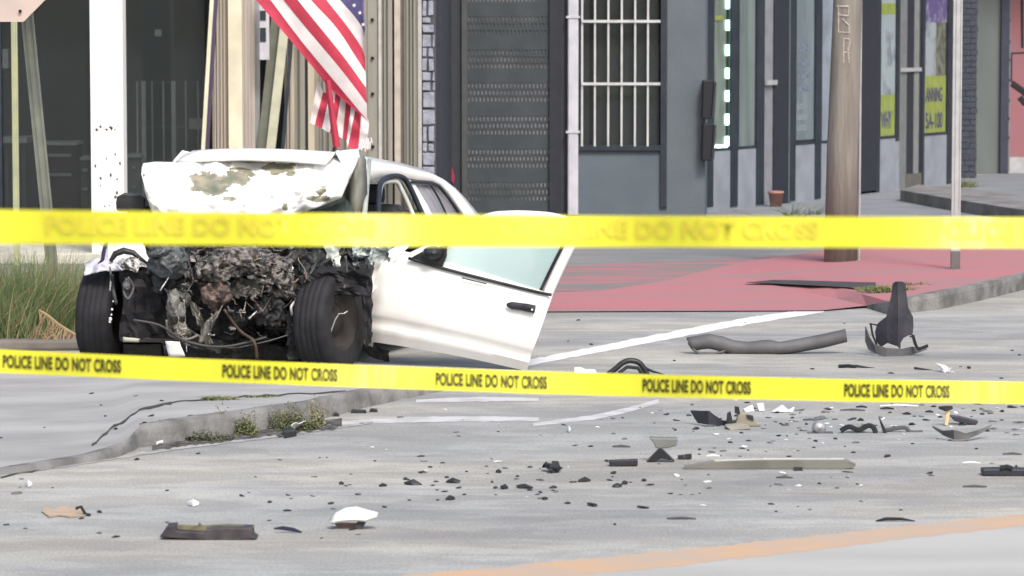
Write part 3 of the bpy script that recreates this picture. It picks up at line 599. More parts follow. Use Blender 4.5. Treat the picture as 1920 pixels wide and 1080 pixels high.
for (a, c) in strokes:
    A = P(a[0], a[1], L_.y - .137) - L_; B_ = P(c[0], c[1], L_.y - .137) - L_
    def push(p):
        x = p.x - (.03 + .02 * p.z / 2); r = .138; return Vector((p.x, -math.sqrt(max(.0004, r * r - x * x)) - .001, p.z))
    seg = [push(A.lerp(B_, t / 4)) for t in range(5)]; b.tube(seg, .0075, 5, .5)
b.build('painted_mark', mat('faded_white_mark', (.42, .39, .36), .8, (.24, .2, .17), 30), up_)
b = MB(); b.tube([(.165, -.02, 0), (.167, -.02, 2.5), (.165, -.02, 7)], .012, 8); b.build('ground_cable', M_GALV, up_)
def post(name, label, cat, px, ybase, wpx, m, zb=0, top=3.4, lean_top=None):
    g = G(px, ybase, zb); e = empty(name, label, cat, loc=g); hw = wpx / F * g.y / 2; b = MB()
    t = Vector((0, 0, top)) if lean_top is None else lean_top - g
    # U-channel: web and two flanges
    for (u0, u1, v0, v1) in ((-hw * .93, hw * .93, -.012, -.004), (-hw, -hw + .012, -.02, .012), (hw - .012, hw, -.02, .012), (-hw * .35, hw * .35, -.02, .010)):
        b.prism([(u0, v0, 0), (u1, v0, 0), (u1, v1, 0), (u0, v1, 0)], t)
    b.build('channel', m, e); return e
s1 = post('sign_pole', 'pale grey metal sign pole standing on the red pavement near the curb', 'sign pole', 1791, 505, 17, M_GALV, .12, 4.0)
one('base_sleeve', lambda b: b.box((-.038, -.035, 0), (.038, .035, .16)), mat('rusty_sleeve', (.12, .11, .12), .7), None); o = C.objects[-1]; o.parent = s1
lt = P(48, 0, 24.6); g0 = G(108, 600); dv = (lt - g0); lt2 = g0 + dv * 1.25
s2 = post('leaning_sign_post', 'greenish metal post leaning left, its foot in the tall grass', 'sign pole', 108, 600, 22, M_GALVG, 0, 3.0, lt2)
s3 = post('upright_post', 'thin upright greenish post behind the leaning post', 'post', 32, 500, 11, mat('yellowgreen_steel', (.40, .42, .24), .5, (.30, .32, .24), 4), 0, 4.0)
sg = empty('octagonal_sign', 'back of a pale octagonal road sign at the top left corner', 'road sign')
cc = P(-8, -82, 24.2); rr = 132 / F * 24.2 * .5 * 2
b = MB(); b.prism([cc + Vector((math.cos(R(22.5 + 45 * i)) * rr, 0, math.sin(R(22.5 + 45 * i)) * rr)) for i in range(8)], (0, .012, 0)); b.build('plate', mat('sign_back', (.50, .40, .36), .5, (.40, .34, .33), 3), sg)
for y in (22, ): one('bolt', lambda b: b.lathe([(0, 0), (0, .012), (.012, .012)], 8, 'z'), M_DKTRIM, sg); o = C.objects[-1]; o.rotation_euler = (R(90), 0, 0); o.location = P(38, 21, 24.19)

# ------------------------------------------------------------------ flag
def bez(pts, t):
    n = len(pts) - 1; s_ = t * n; i = min(int(s_), n - 1); u = s_ - i
    p0 = Vector(pts[max(i - 1, 0)]); p1 = Vector(pts[i]); p2 = Vector(pts[i + 1]); p3 = Vector(pts[min(i + 2, n)])
    return .5 * ((2 * p1) + (-p0 + p2) * u + (2 * p0 - 5 * p1 + 4 * p2 - p3) * u * u + (-p0 + 3 * p1 - 3 * p2 + p3) * u ** 3)
fl = empty('flag', 'red and white striped American flag hanging in folds behind the wreck', 'flag')
DFL = 30.0
bd = [[(440, -45), (480, 0), (545, 76), (598, 140), (612, 160)], [(470, -45), (507, 0), (558, 68), (612, 134), (689, 226)], [(496, -45), (532, 0), (587, 68), (639, 130), (688, 194)],
      [(522, -45), (558, 0), (602, 54), (647, 110), (686, 164)], [(548, -45), (584, 0), (632, 54), (668, 108), (685, 134)], [(577, -45), (612, 0), (650, 48), (676, 86), (684, 106)],
      [(604, -45), (638, 0), (664, 30), (679, 52), (683, 70)], [(650, -60), (662, -30), (674, 0), (680, 30), (684, 60)], [(690, -70), (684, -30), (682, 0), (683, 30), (685, 55)]]
M_FR = mat('flag_red', (.43, .035, .07), .75, (.36, .03, .06), 6); M_FW = mat('flag_white', (.72, .68, .68), .75, (.62, .58, .60), 5); M_FB = mat('flag_blue', (.10, .085, .22), .75)
b = MB(); NV = 30
for i in range(8):
    b.m = 2 if i >= 6 else (0 if i % 2 == 0 else 1)
    for j0 in range(1):
        rows = []
        for q in range(4):
            r_ = []
            for j in range(NV + 1):
                t = j / NV; a = bez(bd[i], t); c = bez(bd[i + 1], t); p = a.lerp(c, q / 3); dep = DFL + .03 * math.sin((i + q / 3) * 1.3 + t * 2) + .015 * math.sin(t * 8 + i * .4)
                r_.append(P(p.x, p.y, dep))
            rows.append(r_)
        b.grid(rows)
b.build('cloth', [M_FR, M_FW, M_FB], fl, smooth=True)
b = MB(); TT = [(596, 150), (606, 172), (618, 178), (630, 168), (641, 168), (650, 176), (660, 186), (668, 196), (678, 206), (692, 226)]
BB = [(581, 230), (590, 234), (604, 241), (618, 250), (628, 250), (642, 260), (650, 263), (652, 276), (672, 280), (688, 276)]
for i in range(9):
    b.m = 1 if i % 2 == 0 else 0; rows = []
    for q in range(4):
        a = Vector(TT[i]).lerp(Vector(TT[i + 1]), q / 3); c = Vector(BB[i]).lerp(Vector(BB[i + 1]), q / 3); rows.append([P(*(a.lerp(c, t / 10)), DFL + .12 + .04 * math.sin(i * 1.6 + q * .5) + .02 * math.sin(t)) for t in range(11)])
    b.grid(rows)
b.build('folded_tail', [M_FR, M_FW], fl, smooth=True)
b = MB(); rows = []
for q in range(5): rows.append([P(609 + q * 2.6 + t * 1.7 + (q * 1.1) * (t / 10), 150 + t * 14, DFL - .05 - .04 * math.sin(q / 4 * math.pi)) for t in range(10)])
b.grid(rows); b.build('hanging_stripe', M_FR, fl, smooth=True)
b = MB()
for k in range(14):
    x = rnd.uniform(676, 696); y = 262 + rnd.uniform(-6, 6); b.tube([P(x, y, DFL), P(x + rnd.uniform(-4, 5), y + rnd.uniform(8, 20), DFL)], .006, 4)
b.build('fringe', M_FW, fl)
M_STAR = mat('star_white', (.75, .75, .78), .7)
for (x, y) in ((664, 10), (675, 24), (668, -8), (655, -4), (681, 46)):
    b = MB(); c = P(x, y, DFL - .1); b.face([c + Vector((math.cos(R(90 + 36 * i)) * (.02 if i % 2 == 0 else .008), 0, math.sin(R(90 + 36 * i)) * (.02 if i % 2 == 0 else .008))) for i in range(10)]); b.build('star', M_STAR, fl)
fp = empty('flagpole', 'thin dark flagpole mostly hidden behind the striped flag', 'flagpole')
a = P(628, 270, 30.3); c = P(676, 20, 30.3); dv = (c - a).normalized(); foot = a - dv * (a.z / dv.z)
one('pole', lambda b: b.tube([foot, a + dv * 2.6], .014, 8), mat('pole_dark', (.05, .055, .06), .5), fp); one('base', lambda b: b.lathe([(0, 0), (0, .16), (.04, .16), (.05, .04), (.09, .03), (.09, 0)], 16, 'z', (foot.x, foot.y, 0)), M_DKTRIM, fp)

# ------------------------------------------------------------------ wrecked car
YAW = R(17); CO = Vector((-1.94, 22.0, 0))
cy_, sy_ = math.cos(YAW), math.sin(YAW)
def W(x, y, z): return Vector((CO.x + x * cy_ + y * sy_, CO.y - x * sy_ + y * cy_, z))
def LP(px, py, xc):
    """point on the car's own plane x = xc that lies on the given sight line"""
    r = ray(px, py); o_ = Vector((0, 0, H)); nrm = Vector((cy_, -sy_, 0)); d = (CO + nrm * xc - o_).dot(nrm) / r.dot(nrm); p = o_ + r * d
    q = p - CO; return (q.x * sy_ + q.y * cy_, p.z)
car = empty('wrecked_car', 'white sedan with its whole front end crushed and a front door hanging open', 'car', loc=CO.copy())
def cpart(name, mb, m, parent=car, **k):
    o = mb.build(name, m, None, **k); o.data.transform(Matrix.Translation(-CO)); o.parent = parent; return o
# roof and side frame
sil = [((628, 285), .55), ((680, 297), .56), ((715, 303), .565), ((750, 310), .57), ((780, 318.5), .58), ((806, 328), .60), ((830, 341), .63), ((850, 355.5), .66), ((870, 376), .70), ((890, 400), .74), ((908, 424), .78)]
win_t = [((640, 330), .62), ((690, 340), .64), ((715, 333), .645), ((750, 333), .65), ((778, 339), .655), ((806, 341), .66), ((822, 347), .67), ((838, 363), .69), ((852, 382), .72), ((866, 402), .76), ((882, 430), .80)]
S = [W(xc, *LP(p[0], p[1], xc)) for p, xc in sil]; T = [W(xc, *LP(p[0], p[1], xc)) for p, xc in win_t]
Sl = [(xc, *LP(p[0], p[1], xc)) for p, xc in sil]
b = MB(); rows = []
NU = 14
for (xc, y, z) in Sl:
    r_ = []
    for i in range(NU + 1):
        u = i / NU * 2 - 1; r_.append(W(xc * (u * .93 + .07), y - .10 * (1 - u * u), z + .022 * (1 - u * u)))
    rows.append(r_)
fr_ = [W(.57 * ((i / NU * 2 - 1) * .93 + .07), Sl[0][1] - .24, Sl[0][2] - .058 + .018 * (1 - (i / NU * 2 - 1) ** 2)) for i in range(NU + 1)]
b.grid([fr_] + rows[:7]); cpart('roof', b, M_WHITE, smooth=True, solid=.02)
b = MB(); b.grid([[W(p[0] * u * .9, p[1] + .05 - .1 * (1 - u * u), p[2] - .0 + .04 * (1 - u * u)) for u in [i / NU * 2 - 1 for i in range(NU + 1)]] for p in Sl[6:]]); cpart('rear_window', b, M_GLASS_D, smooth=True)
for sgn in (1, -1):
    b = MB(); A_ = [W(sgn * xc, *LP(p[0], p[1], xc)) for p, xc in sil]; B2 = [W(sgn * xc, *LP(p[0], p[1], xc)) for p, xc in win_t]
    mid = [a.lerp(c, .5) + Vector((.015 * sgn, 0, .012)) for a, c in zip(A_, B2)]
    b.grid([A_, mid, B2]); cpart('roof_rail', b, M_WHITE, smooth=True, solid=.02)
# drip rail and window trims (near side)
def tr(pts, xc, r_, m, name, parent=car, flat=1, seg=8, dx=.0):
    b = MB(); n = []
    for k, p in enumerate(pts):
        x = xc[0] + (xc[1] - xc[0]) * (p[1] - 325) / 105; yy, zz = LP(p[0], p[1], x); n.append(W(x + dx, yy, zz))
    sm = []
    for i in range((len(n) - 1) * 4 + 1):
        sm.append(bez([tuple(q) for q in n], i / ((len(n) - 1) * 4)))
    b.tube(sm, r_, seg, flat); return cpart(name, b, m, parent, smooth=True)
XC = (.655, .80)
tr([(704, 425), (705, 370), (708, 345), (718, 334), (735, 330), (752, 334), (764, 352), (778, 382), (790, 410), (796, 430)], XC, .019, M_DKTRIM, 'weatherstrip', dx=.02)
tr([(709, 430), (711, 372), (716, 346), (728, 341), (744, 342), (756, 362), (768, 388), (779, 415), (784, 430)], XC, .016, mat('door_jamb_paint', (.55, .56, .54), .4), 'door_jamb', dx=.0)
b = MB(); b.grid([[W(.655, *LP(757, 334, .655)), W(.73, *LP(790, 385, .73)), W(.80, *LP(813, 432, .80))], [W(.66, *LP(774, 338, .66)), W(.735, *LP(802, 385, .735)), W(.805, *LP(824, 432, .805))]]); cpart('centre_pillar', b, M_WHITE, solid=.03)
rw = [((772, 341), .655), ((806, 344), .66), ((822, 350), .67), ((836, 366), .69), ((850, 385), .72), ((864, 405), .76), ((880, 432), .80), ((820, 432), .80), ((800, 388), .73)]
b = MB(); b.face([W(xc - .012, *LP(p[0], p[1], xc - .012)) for p, xc in rw]); gw = cpart('rear_side_window', b, M_GLASS_C)
tr([(806, 344), (822, 371), (836, 400), (848, 430)], XC, .008, M_DKTRIM, 'window_divider', parent=gw)
tr([(772, 341), (806, 343), (822, 349), (836, 365), (850, 384), (866, 408), (882, 432)], XC, .011, M_DKTRIM, 'window_trim', parent=gw)
# windshield and A pillars
zt = Sl[0][2] - .05
b = MB(); b.grid([[W((-.78 + 1.56 * i / 8) * (1 - .28 * v), .62 + v * .62, .80 + v * (zt - .80) + .02) for i in range(9)] for v in (0, .5, 1)]); cpart('windshield', b, glassmat('cracked_windshield', (.10, .13, .13), .3, .15), smooth=True)
for s_ in (1, -1):
    b = MB(); b.tube([W(s_ * .80, .60, .78), W(s_ * .71, .95, .78 + (zt - .78) * .5), W(s_ * .62, 1.28, zt - .02)], [.022, .018, .014], 8); cpart('front_pillar', b, mat('pillar_grey_green', (.35, .38, .36), .4), smooth=True)
# lower body
def st(y): return .05 * y * .9
stn = [(.45, .80, .90), (.9, .92, .86), (1.9, .95, .86), (2.9, .95, .84), (3.4, .93, .82), (4.1, .90, .78), (4.55, .84, .72), (4.75, .72, .60)]
rows = []
for (y, hw, zb_) in stn:
    dz = -.03 * y
    pr = [(-hw * .9, .20), (-hw, .36), (-hw - .02, .55), (-hw * .97, .74), (-hw * .9, zb_ + dz * .4)]
    rows.append([W(x, y, z) for x, z in pr] )
for sgn, rs in ((-1, rows),):
    b = MB(); b.grid(rs); cpart('far_side_panel', b, M_WHITE, smooth=True, solid=.02)
rows2 = []
for (y, hw, zb_) in stn[2:]:
    dz = -.03 * y; pr = [(hw * .9, .20), (hw, .36), (hw + .02, .55), (hw * .97, .74), (hw * .9, zb_ + dz * .4)]; rows2.append([W(x, y, z) for x, z in pr])
b = MB(); b.grid(rows2); cpart('rear_quarter_panel', b, M_WHITE, smooth=True, solid=.02)
b = MB(); b.grid([[W(hw * .9 * u, y + .0, zb_ - .03 * y * .4 + .03 * (1 - u * u)) for u in (-1, -.6, 0, .6, 1)] for (y, hw, zb_) in stn[4:]]); cpart('trunk_lid', b, M_WHITE, smooth=True, solid=.02)
b = MB(); b.grid([[W(stn[-1][1] * u, 4.76 + .04 * (1 - u * u), z) for u in (-1, -.5, 0, .5, 1)] for z in (.25, .42, .56)]); cpart('rear_bumper', b, M_WHITE, smooth=True, solid=.05)
b = MB(); b.box((-.85, .45, .16), (.85, 4.3, .22)); o = MB(); o.v = [tuple(W(*v)) for v in b.v]; o.f = b.f; o.mi = b.mi; cpart('floor_pan', o, M_CHAR)
b = MB(); b.grid([[W(-.88 + 1.76 * i / 6, .46, z) for i in range(7)] for z in (.2, .45, .80)]); cpart('firewall', b, M_CHAR, solid=.03)
def wbox(b, a, c):
    t = MB(); t.box(a, c); k = len(b.v); b.v += [tuple(W(*v)) for v in t.v]; b.f += [tuple(k + i for i in f) for f in t.f]; b.mi += t.mi
for xs_ in (-.4, .4):
    b = MB(); wbox(b, (xs_ - .26, 1.35, .22), (xs_ + .26, 1.85, .45)); wbox(b, (xs_ - .25, 1.80, .40), (xs_ + .25, 1.95, .98)); wbox(b, (xs_ - .12, 1.83, .98), (xs_ + .12, 1.93, 1.12))
    cpart('front_seat', b, mat('seat_cloth', (.05, .055, .07), .9), bevel=.04)
b = MB(); wbox(b, (-.8, .55, .55), (.8, .85, .78)); cpart('dashboard', b, M_BLACKP, bevel=.04)
b = MB(); wbox(b, (-.62, 2.5, .22), (.62, 3.0, .45)); wbox(b, (-.62, 2.95, .4), (.62, 3.1, .88)); cpart('rear_seat', b, mat('seat_cloth2', (.05, .055, .07), .9), bevel=.04)
# wheels
def wheel(x, y, out, steer=0, tilt=0, z=.335):
    pr = [(-.10, .20), (-.115, .26), (-.112, .315), (-.092, .336), (-.062, .3405), (-.060, .3385), (-.057, .3385), (-.055, .3415), (-.022, .343), (-.020, .341), (-.017, .341), (-.015, .343), (.015, .343), (.017, .341), (.020, .341), (.022, .343), (.055, .3415), (.057, .3385), (.060, .3385), (.062, .3405), (.092, .336), (.112, .315), (.115, .26), (.10, .20)]
    b = MB(); b.lathe(pr, 40, 'x')
    wr = bpy.data.objects.new('wheel', None); C.objects.link(wr); wr.parent = car
    p = W(x, y, z) - CO; wr.location = p; wr.rotation_euler = (0, tilt, -YAW + steer)
    ty = b.build('tyre', M_TYRE, wr, smooth=True)
    b = MB(); s_ = 1 if out > 0 else -1; b.lathe([(s_ * .10, .205), (s_ * .085, .19), (s_ * .03, .17), (s_ * .02, .10), (s_ * .055, .07), (s_ * .055, 0)], 32, 'x'); b.lathe([(-s_ * .10, .2), (-s_ * .0, .18), (0, .0)], 24, 'x'); rm = b.build('rim', M_RIM, wr, smooth=True)
    return wr
wheel(.80, .0, 1, R(-6)); wheel(-.765, .0, -1, R(5), R(3)); wheel(.80, 2.92, 1, 0, 0, .33); wheel(-.80, 2.92, -1, 0, 0, .33)
b = MB(); pts = [P(620 - 0 + 0, 690, 21.7)]; 
b.tube([P(x, y, 21.62) for x, y in ((612, 690), (616, 650), (620, 622), (628, 600), (636, 588), (645, 588), (652, 583))], .0055, 6); cpart('bent_wheel_trim', b, M_ALU, smooth=True)

# hood: folded up, paint torn off in places
def hoodmat():
    m = bpy.data.materials.new('torn_white_hood_paint'); m.use_nodes = True; n = m.node_tree.nodes; l = m.node_tree.links; bs = n['Principled BSDF']; bs.inputs['Roughness'].default_value = .4
    tc = n.new('ShaderNodeTexCoord'); at = n.new('ShaderNodeAttribute'); at.attribute_name = 'wear'
    t = n.new('ShaderNodeTexNoise'); t.inputs['Scale'].default_value = 9; t.inputs['Detail'].default_value = 9; t.inputs['Roughness'].default_value = .62; l.new(tc.outputs['Object'], t.inputs[0])
    ad = n.new('ShaderNodeMath'); ad.operation = 'ADD'; l.new(at.outputs['Fac'], ad.inputs[0]); l.new(t.outputs[0], ad.inputs[1])
    rp = n.new('ShaderNodeValToRGB'); rp.color_ramp.interpolation = 'LINEAR'; e = rp.color_ramp.elements; e[0].position = .90; e[1].position = .93; l.new(ad.outputs[0], rp.inputs[0])
    t2 = n.new('ShaderNodeTexNoise'); t2.inputs['Scale'].default_value = 12; t2.inputs['Detail'].default_value = 5; l.new(tc.outputs['Object'], t2.inputs[0])
    r2 = n.new('ShaderNodeValToRGB'); r2.color_ramp.elements[0].position = .42; r2.color_ramp.elements[1].position = .62; r2.color_ramp.elements[0].color = (.17, .18, .13, 1); r2.color_ramp.elements[1].color = (.30, .27, .20, 1); l.new(t2.outputs[0], r2.inputs[0])
    mx = n.new('ShaderNodeMix'); mx.data_type = 'RGBA'; mx.inputs[6].default_value = (.80, .80, .80, 1); l.new(rp.outputs[0], mx.inputs[0]); l.new(r2.outputs[0], mx.inputs[7]); l.new(mx.outputs[2], bs.inputs['Base Color'])
    return m
def edge_interp(tab, x):
    for (a, c) in zip(tab, tab[1:]):
        if a[0] <= x <= c[0]: return a[1] + (c[1] - a[1]) * (x - a[0]) / (c[0] - a[0])
    return tab[0][1] if x < tab[0][0] else tab[-1][1]
topE = [(268, 306), (290, 303), (330, 304), (375, 300), (400, 302), (430, 301), (468, 304), (500, 300), (530, 294), (560, 291), (590, 287), (620, 286), (645, 281), (672, 279)]
botE = [(268, 330), (276, 372), (285, 400), (300, 425), (340, 438), (420, 440), (500, 430), (560, 402), (610, 384), (640, 372), (672, 300)]
rows = []; wr_ = []; NUH, NVH = 90, 36
spots = [((395, 345), 42, 26, .42), ((450, 330), 42, 20, .30), ((520, 315), 45, 14, .36), ((545, 322), 12, 12, .35), ((380, 365), 20, 10, .25), ((590, 372), 42, 9, .30), ((430, 372), 22, 6, .3), ((535, 388), 8, 14, .32), ((600, 360), 18, 10, .28), ((350, 340), 14, 8, .2), ((470, 395), 30, 6, .2)]
for j in range(NVH + 1):
    v = j / NVH; r_ = []
    for i in range(NUH + 1):
        px = 268 + (672 - 268) * i / NUH; yt, yb = edge_interp(topE, px), edge_interp(botE, px); py = yt + (yb - yt) * v
        dep = 22.65 - .55 * math.sin(v * 1.9) ; dep += .10 * abs(nz((px / 60, py / 50, 0), 1.0, 4)) - .05 + .10 * abs(math.sin((px + py * .8) / 60)) * (.3 + v) * .5
        dep += .05 * (1 - abs(nz((px / 34, py / 26, 1), 1, 2)) * 2.2) + .022 * (1 - abs(nz((px / 13, py / 12, 1), 1, 7)) * 2.2) + .008 * nz((px / 6, py / 6, 0), 1, 5)
        dep += .25 * max(0, (px - 560) / 110) ** 2
        r_.append(P(px, py, dep)); w_ = 0
        for (c, sx, sy, a) in spots: w_ = max(w_, a * 1.6 * max(0, 1.4 - math.hypot((px - c[0]) / sx, (py - c[1]) / sy) * .9))
        wr_.append(w_)
    rows.append(r_)
b = MB(); b.grid(rows); hood = cpart('hood', b, hoodmat(), smooth=True)
at = hood.data.attributes.new('wear', 'FLOAT', 'POINT'); at.data.foreach_set('value', wr_)
sm = hood.modifiers.new('t', 'SOLIDIFY'); sm.thickness = .012; sm.offset = 1
b = MB(); rows = [[P(x, y, d) for x, y, d in r_] for r_ in ([(676, 284, 22.7), (684, 300, 22.75), (686, 340, 22.75), (688, 410, 22.7)], [(662, 320, 22.55), (664, 345, 22.6), (666, 370, 22.6), (668, 410, 22.55)], [(650, 345, 22.7), (650, 360, 22.7), (652, 380, 22.7), (650, 410, 22.7)])]
b.grid(rows); cpart('bent_hood_hinge_panel', b, mat('grey_hood_underside', (.22, .22, .19), .6, (.15, .15, .14), 8), smooth=True, solid=.01)
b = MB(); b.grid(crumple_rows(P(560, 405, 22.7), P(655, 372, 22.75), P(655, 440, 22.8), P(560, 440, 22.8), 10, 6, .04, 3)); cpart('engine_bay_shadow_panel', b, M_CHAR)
# far mirror
c_ = P(246, 379, 22.7); o = MB(); o.prism([c_ + Vector((x_, .06, z_)) for x_, z_ in ((-.095, -.05), (-.08, -.062), (.07, -.06), (.095, -.045), (.10, .03), (.06, .055), (-.05, .06), (-.09, .04), (-.098, 0))], (0, -.11, 0))
fm = cpart('side_mirror', o, M_BLACKP, bevel=.022)
b = MB(); b.tube([P(262, 385, 22.75), P(300, 400, 22.9)], .02, 8); cpart('mirror_arm', b, M_BLACKP, parent=fm)

# --- crushed front end
def sheetpart(name, q, d, m, amp=.05, seed=1, nu=14, nv=10, f=8, edge=.008, smooth=False):
    dd = d if isinstance(d, (list, tuple)) else [d] * 4
    pts = [P(q[i][0], q[i][1], dd[i]) for i in range(4)]
    b = MB(); b.grid(crumple_rows(*pts, nu, nv, amp, seed, f, edge)); return cpart(name, b, m, solid=.006, smooth=smooth)
# dark core volumes
def coreblock(name, pts, d, th, m, amp=.03, seed=0, bev=0):
    b = MB(); b.prism([P(x, y, d) for x, y in pts], (0, th, 0)); me = cpart(name, b, m); sb = me.modifiers.new('r', 'REMESH'); sb.mode = 'VOXEL'; sb.voxel_size = .022
    tx = bpy.data.textures.new('crush_%d' % seed, 'CLOUDS'); tx.noise_scale = .11; dm = me.modifiers.new('d', 'DISPLACE'); dm.texture = tx; dm.strength = amp * 2; dm.texture_coords = 'GLOBAL'; return me
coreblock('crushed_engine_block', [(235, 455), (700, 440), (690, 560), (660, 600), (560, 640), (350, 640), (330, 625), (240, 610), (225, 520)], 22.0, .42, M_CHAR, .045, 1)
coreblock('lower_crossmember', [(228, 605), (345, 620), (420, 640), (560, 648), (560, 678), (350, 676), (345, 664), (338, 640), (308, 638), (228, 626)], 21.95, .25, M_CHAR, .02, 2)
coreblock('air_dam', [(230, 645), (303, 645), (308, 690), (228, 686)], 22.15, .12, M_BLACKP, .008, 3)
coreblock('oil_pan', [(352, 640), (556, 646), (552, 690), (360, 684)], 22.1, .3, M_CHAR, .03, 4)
# left fender remains
fe = sheetpart('fender_remains', [(196, 440), (262, 440), (284, 502), (200, 500)], [22.15, 22.0, 21.85, 21.9], M_WHITE, .03, 5, 18, 14, 5, .004, True)
sheetpart('fender_lip', [(160, 492), (205, 478), (232, 505), (158, 514)], [22.0, 21.9, 21.8, 21.9], mat('lilac_white_metal', (.62, .62, .68), .35, (.35, .35, .42), 9, bump=.4), .04, 6, 14, 8, 9, .006, True)
sheetpart('fender_edge_strip', [(188, 455), (204, 450), (206, 500), (192, 500)], 21.95, M_WHITE, .02, 7, 4, 10)
b = MB(); b.tube([P(x, y, 21.84) for x, y in ((207, 490), (216, 476), (232, 470), (250, 474), (262, 484), (276, 494))], [.012, .02, .022, .018, .014, .008], 8); cpart('headlight_rim', b, M_BLACKP, smooth=True)
sheetpart('broken_headlight', [(228, 480), (262, 486), (262, 508), (228, 506)], 21.82, mat('shattered_lamp', (.65, .65, .64), .2, (.10, .10, .11), 22, mix=(.5, .6), bump=.8), .03, 8, 12, 8, 16, .006)
b = MB(); b.tube([P(x, y, 21.9) for x, y in ((206, 440), (196, 465), (192, 488), (186, 496))], .012, 6); cpart('fender_gap_seal', b, mat('indigo_rubber', (.02, .02, .09), .5))
# engine bay pieces
pcs = [
 ('air_box', [(285, 462), (350, 458), (345, 520), (280, 512)], 21.85, mat('slate_plastic', (.05, .055, .062), .45, (.11, .12, .13), 9, bump=.5), .09, 11),
 ('battery_tray', [(290, 505), (352, 500), (348, 560), (285, 540)], 21.8, mat('slate_plastic2', (.03, .034, .04), .5, (.08, .085, .09), 14, bump=.6), .08, 12),
 ('torn_bracket', [(312, 545), (355, 545), (345, 640), (318, 620)], 21.72, mat('grey_green_metal', (.16, .165, .15), .5, (.05, .05, .05), 14, metal=.2, bump=.6, mix=(.5, .7)), .05, 13),
 ('radiator_support', [(362, 470), (480, 465), (545, 520), (365, 525)], 21.75, M_RUST, .12, 14),
 ('radiator_top', [(370, 460), (560, 462), (530, 492), (380, 500)], 21.9, M_RUST, .10, 15),
 ('condenser_panel', [(372, 515), (420, 500), (432, 560), (395, 590)], 21.68, M_BROWN, .06, 16),
 ('crushed_radiator', [(425, 495), (548, 520), (535, 570), (420, 560)], 21.7, M_RUST, .13, 17),
 ('dark_shroud', [(420, 525), (500, 520), (490, 555), (425, 558)], 21.62, mat('olive_black_plastic', (.035, .036, .033), .5, (.07, .07, .062), 6), .03, 18),
 ('pulley_cluster', [(480, 560), (560, 550), (552, 620), (488, 615)], 21.75, M_CHAR, .12, 19),
 ('alternator_fragment', [(492, 575), (535, 570), (530, 610), (495, 612)], 21.66, mat('dim_alloy', (.12, .12, .12), .4, (.03, .03, .03), 20, metal=.4, bump=.7), .06, 20),
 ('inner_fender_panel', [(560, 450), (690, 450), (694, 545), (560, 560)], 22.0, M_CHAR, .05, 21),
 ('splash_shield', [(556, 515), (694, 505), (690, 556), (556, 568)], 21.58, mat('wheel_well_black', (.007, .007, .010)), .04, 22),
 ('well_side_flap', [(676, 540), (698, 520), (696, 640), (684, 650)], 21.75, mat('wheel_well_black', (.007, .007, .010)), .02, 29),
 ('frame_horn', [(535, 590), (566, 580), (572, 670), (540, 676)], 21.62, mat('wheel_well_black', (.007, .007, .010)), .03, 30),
 ('left_inner_panel', [(232, 510), (330, 515), (330, 620), (228, 640)], 21.88, mat('wheel_well_black', (.007, .007, .010), .7, (.014, .014, .017), 6, bump=.2), .04, 23),
 ('torn_white_shard', [(603, 440), (632, 440), (636, 500), (626, 528)], 21.8, mat('greenish_white_metal', (.52, .56, .52), .4, (.38, .42, .40), 8), .03, 24),
 ('crumpled_foil', [(655, 445), (738, 445), (720, 492), (660, 492)], 21.75, mat('crumpled_silver', (.60, .66, .66), .3, (.12, .14, .15), 12, metal=.3, bump=.8, mix=(.48, .6)), .10, 25),
 ('wiring_lump', [(440, 600), (540, 600), (548, 640), (450, 648)], 21.9, M_CHAR, .09, 26),
 ('bumper_bracket', [(352, 560), (372, 575), (400, 640), (388, 650)], 21.68, mat('bracket_grey', (.19, .18, .16), .5, (.08, .08, .07), 12, metal=.3), .02, 27),
 ('skid_flap', [(335, 628), (420, 640), (410, 660), (345, 650)], 21.8, M_BLACKP, .02, 28)]
for nm, q, d, m, amp, seed in pcs:
    sheetpart(nm, q, d, m, amp, seed, 22 if amp > .08 else 14, 16 if amp > .08 else 10, 9 if amp < .1 else 11, .012)
def lump(name, cx, cy, rx, ry, rz, d, m, seed, amp=.45, f=9, rot=0):
    bm = bmesh.new(); bmesh.ops.create_icosphere(bm, subdivisions=5, radius=1); c = P(cx, cy, d); sc_ = d / F
    for v in bm.verts:
        n_ = v.co.normalized(); w0 = Vector((n_.x * rx * sc_, n_.y * rz, -n_.z * ry * sc_)); q = (w0.x + seed, w0.y, w0.z)
        r1 = abs(nz(q, f, seed)) * 2; r2 = abs(nz(q, f * 2.6, seed + 2)) * 2; r3 = nz(q, f * 6, seed + 4)
        k_ = 1 + amp * (.35 - r1) + amp * .45 * (.3 - r2) + amp * .12 * r3; x, z = n_.x * rx * sc_ * k_, n_.z * ry * sc_ * k_
        v.co = Vector((c.x + x * math.cos(rot) - z * math.sin(rot), c.y + n_.y * rz * k_, c.z + x * math.sin(rot) + z * math.cos(rot)))
    me = bpy.data.meshes.new(name); bm.to_mesh(me); bm.free(); me.materials.append(m); me.polygons.foreach_set('use_smooth', [True] * len(me.polygons)); me.transform(Matrix.Translation(-CO))
    o = bpy.data.objects.new(name, me); C.objects.link(o); o.parent = car; return o
M_LUMP = mat('greasy_grey_casting', (.26, .24, .225), .45, (.028, .026, .027), 24, metal=.15, bump=1.0, bscale=80, mix=(.40, .58), detail=9)
M_LUMP2 = mat('brown_grey_casting', (.20, .145, .125), .5, (.035, .028, .027), 20, metal=.1, bump=1.0, bscale=70, mix=(.42, .60), detail=9)
M_SLATE = mat('slate_housing', (.085, .093, .10), .45, (.025, .028, .032), 12, bump=.6, bscale=40, mix=(.45, .62))
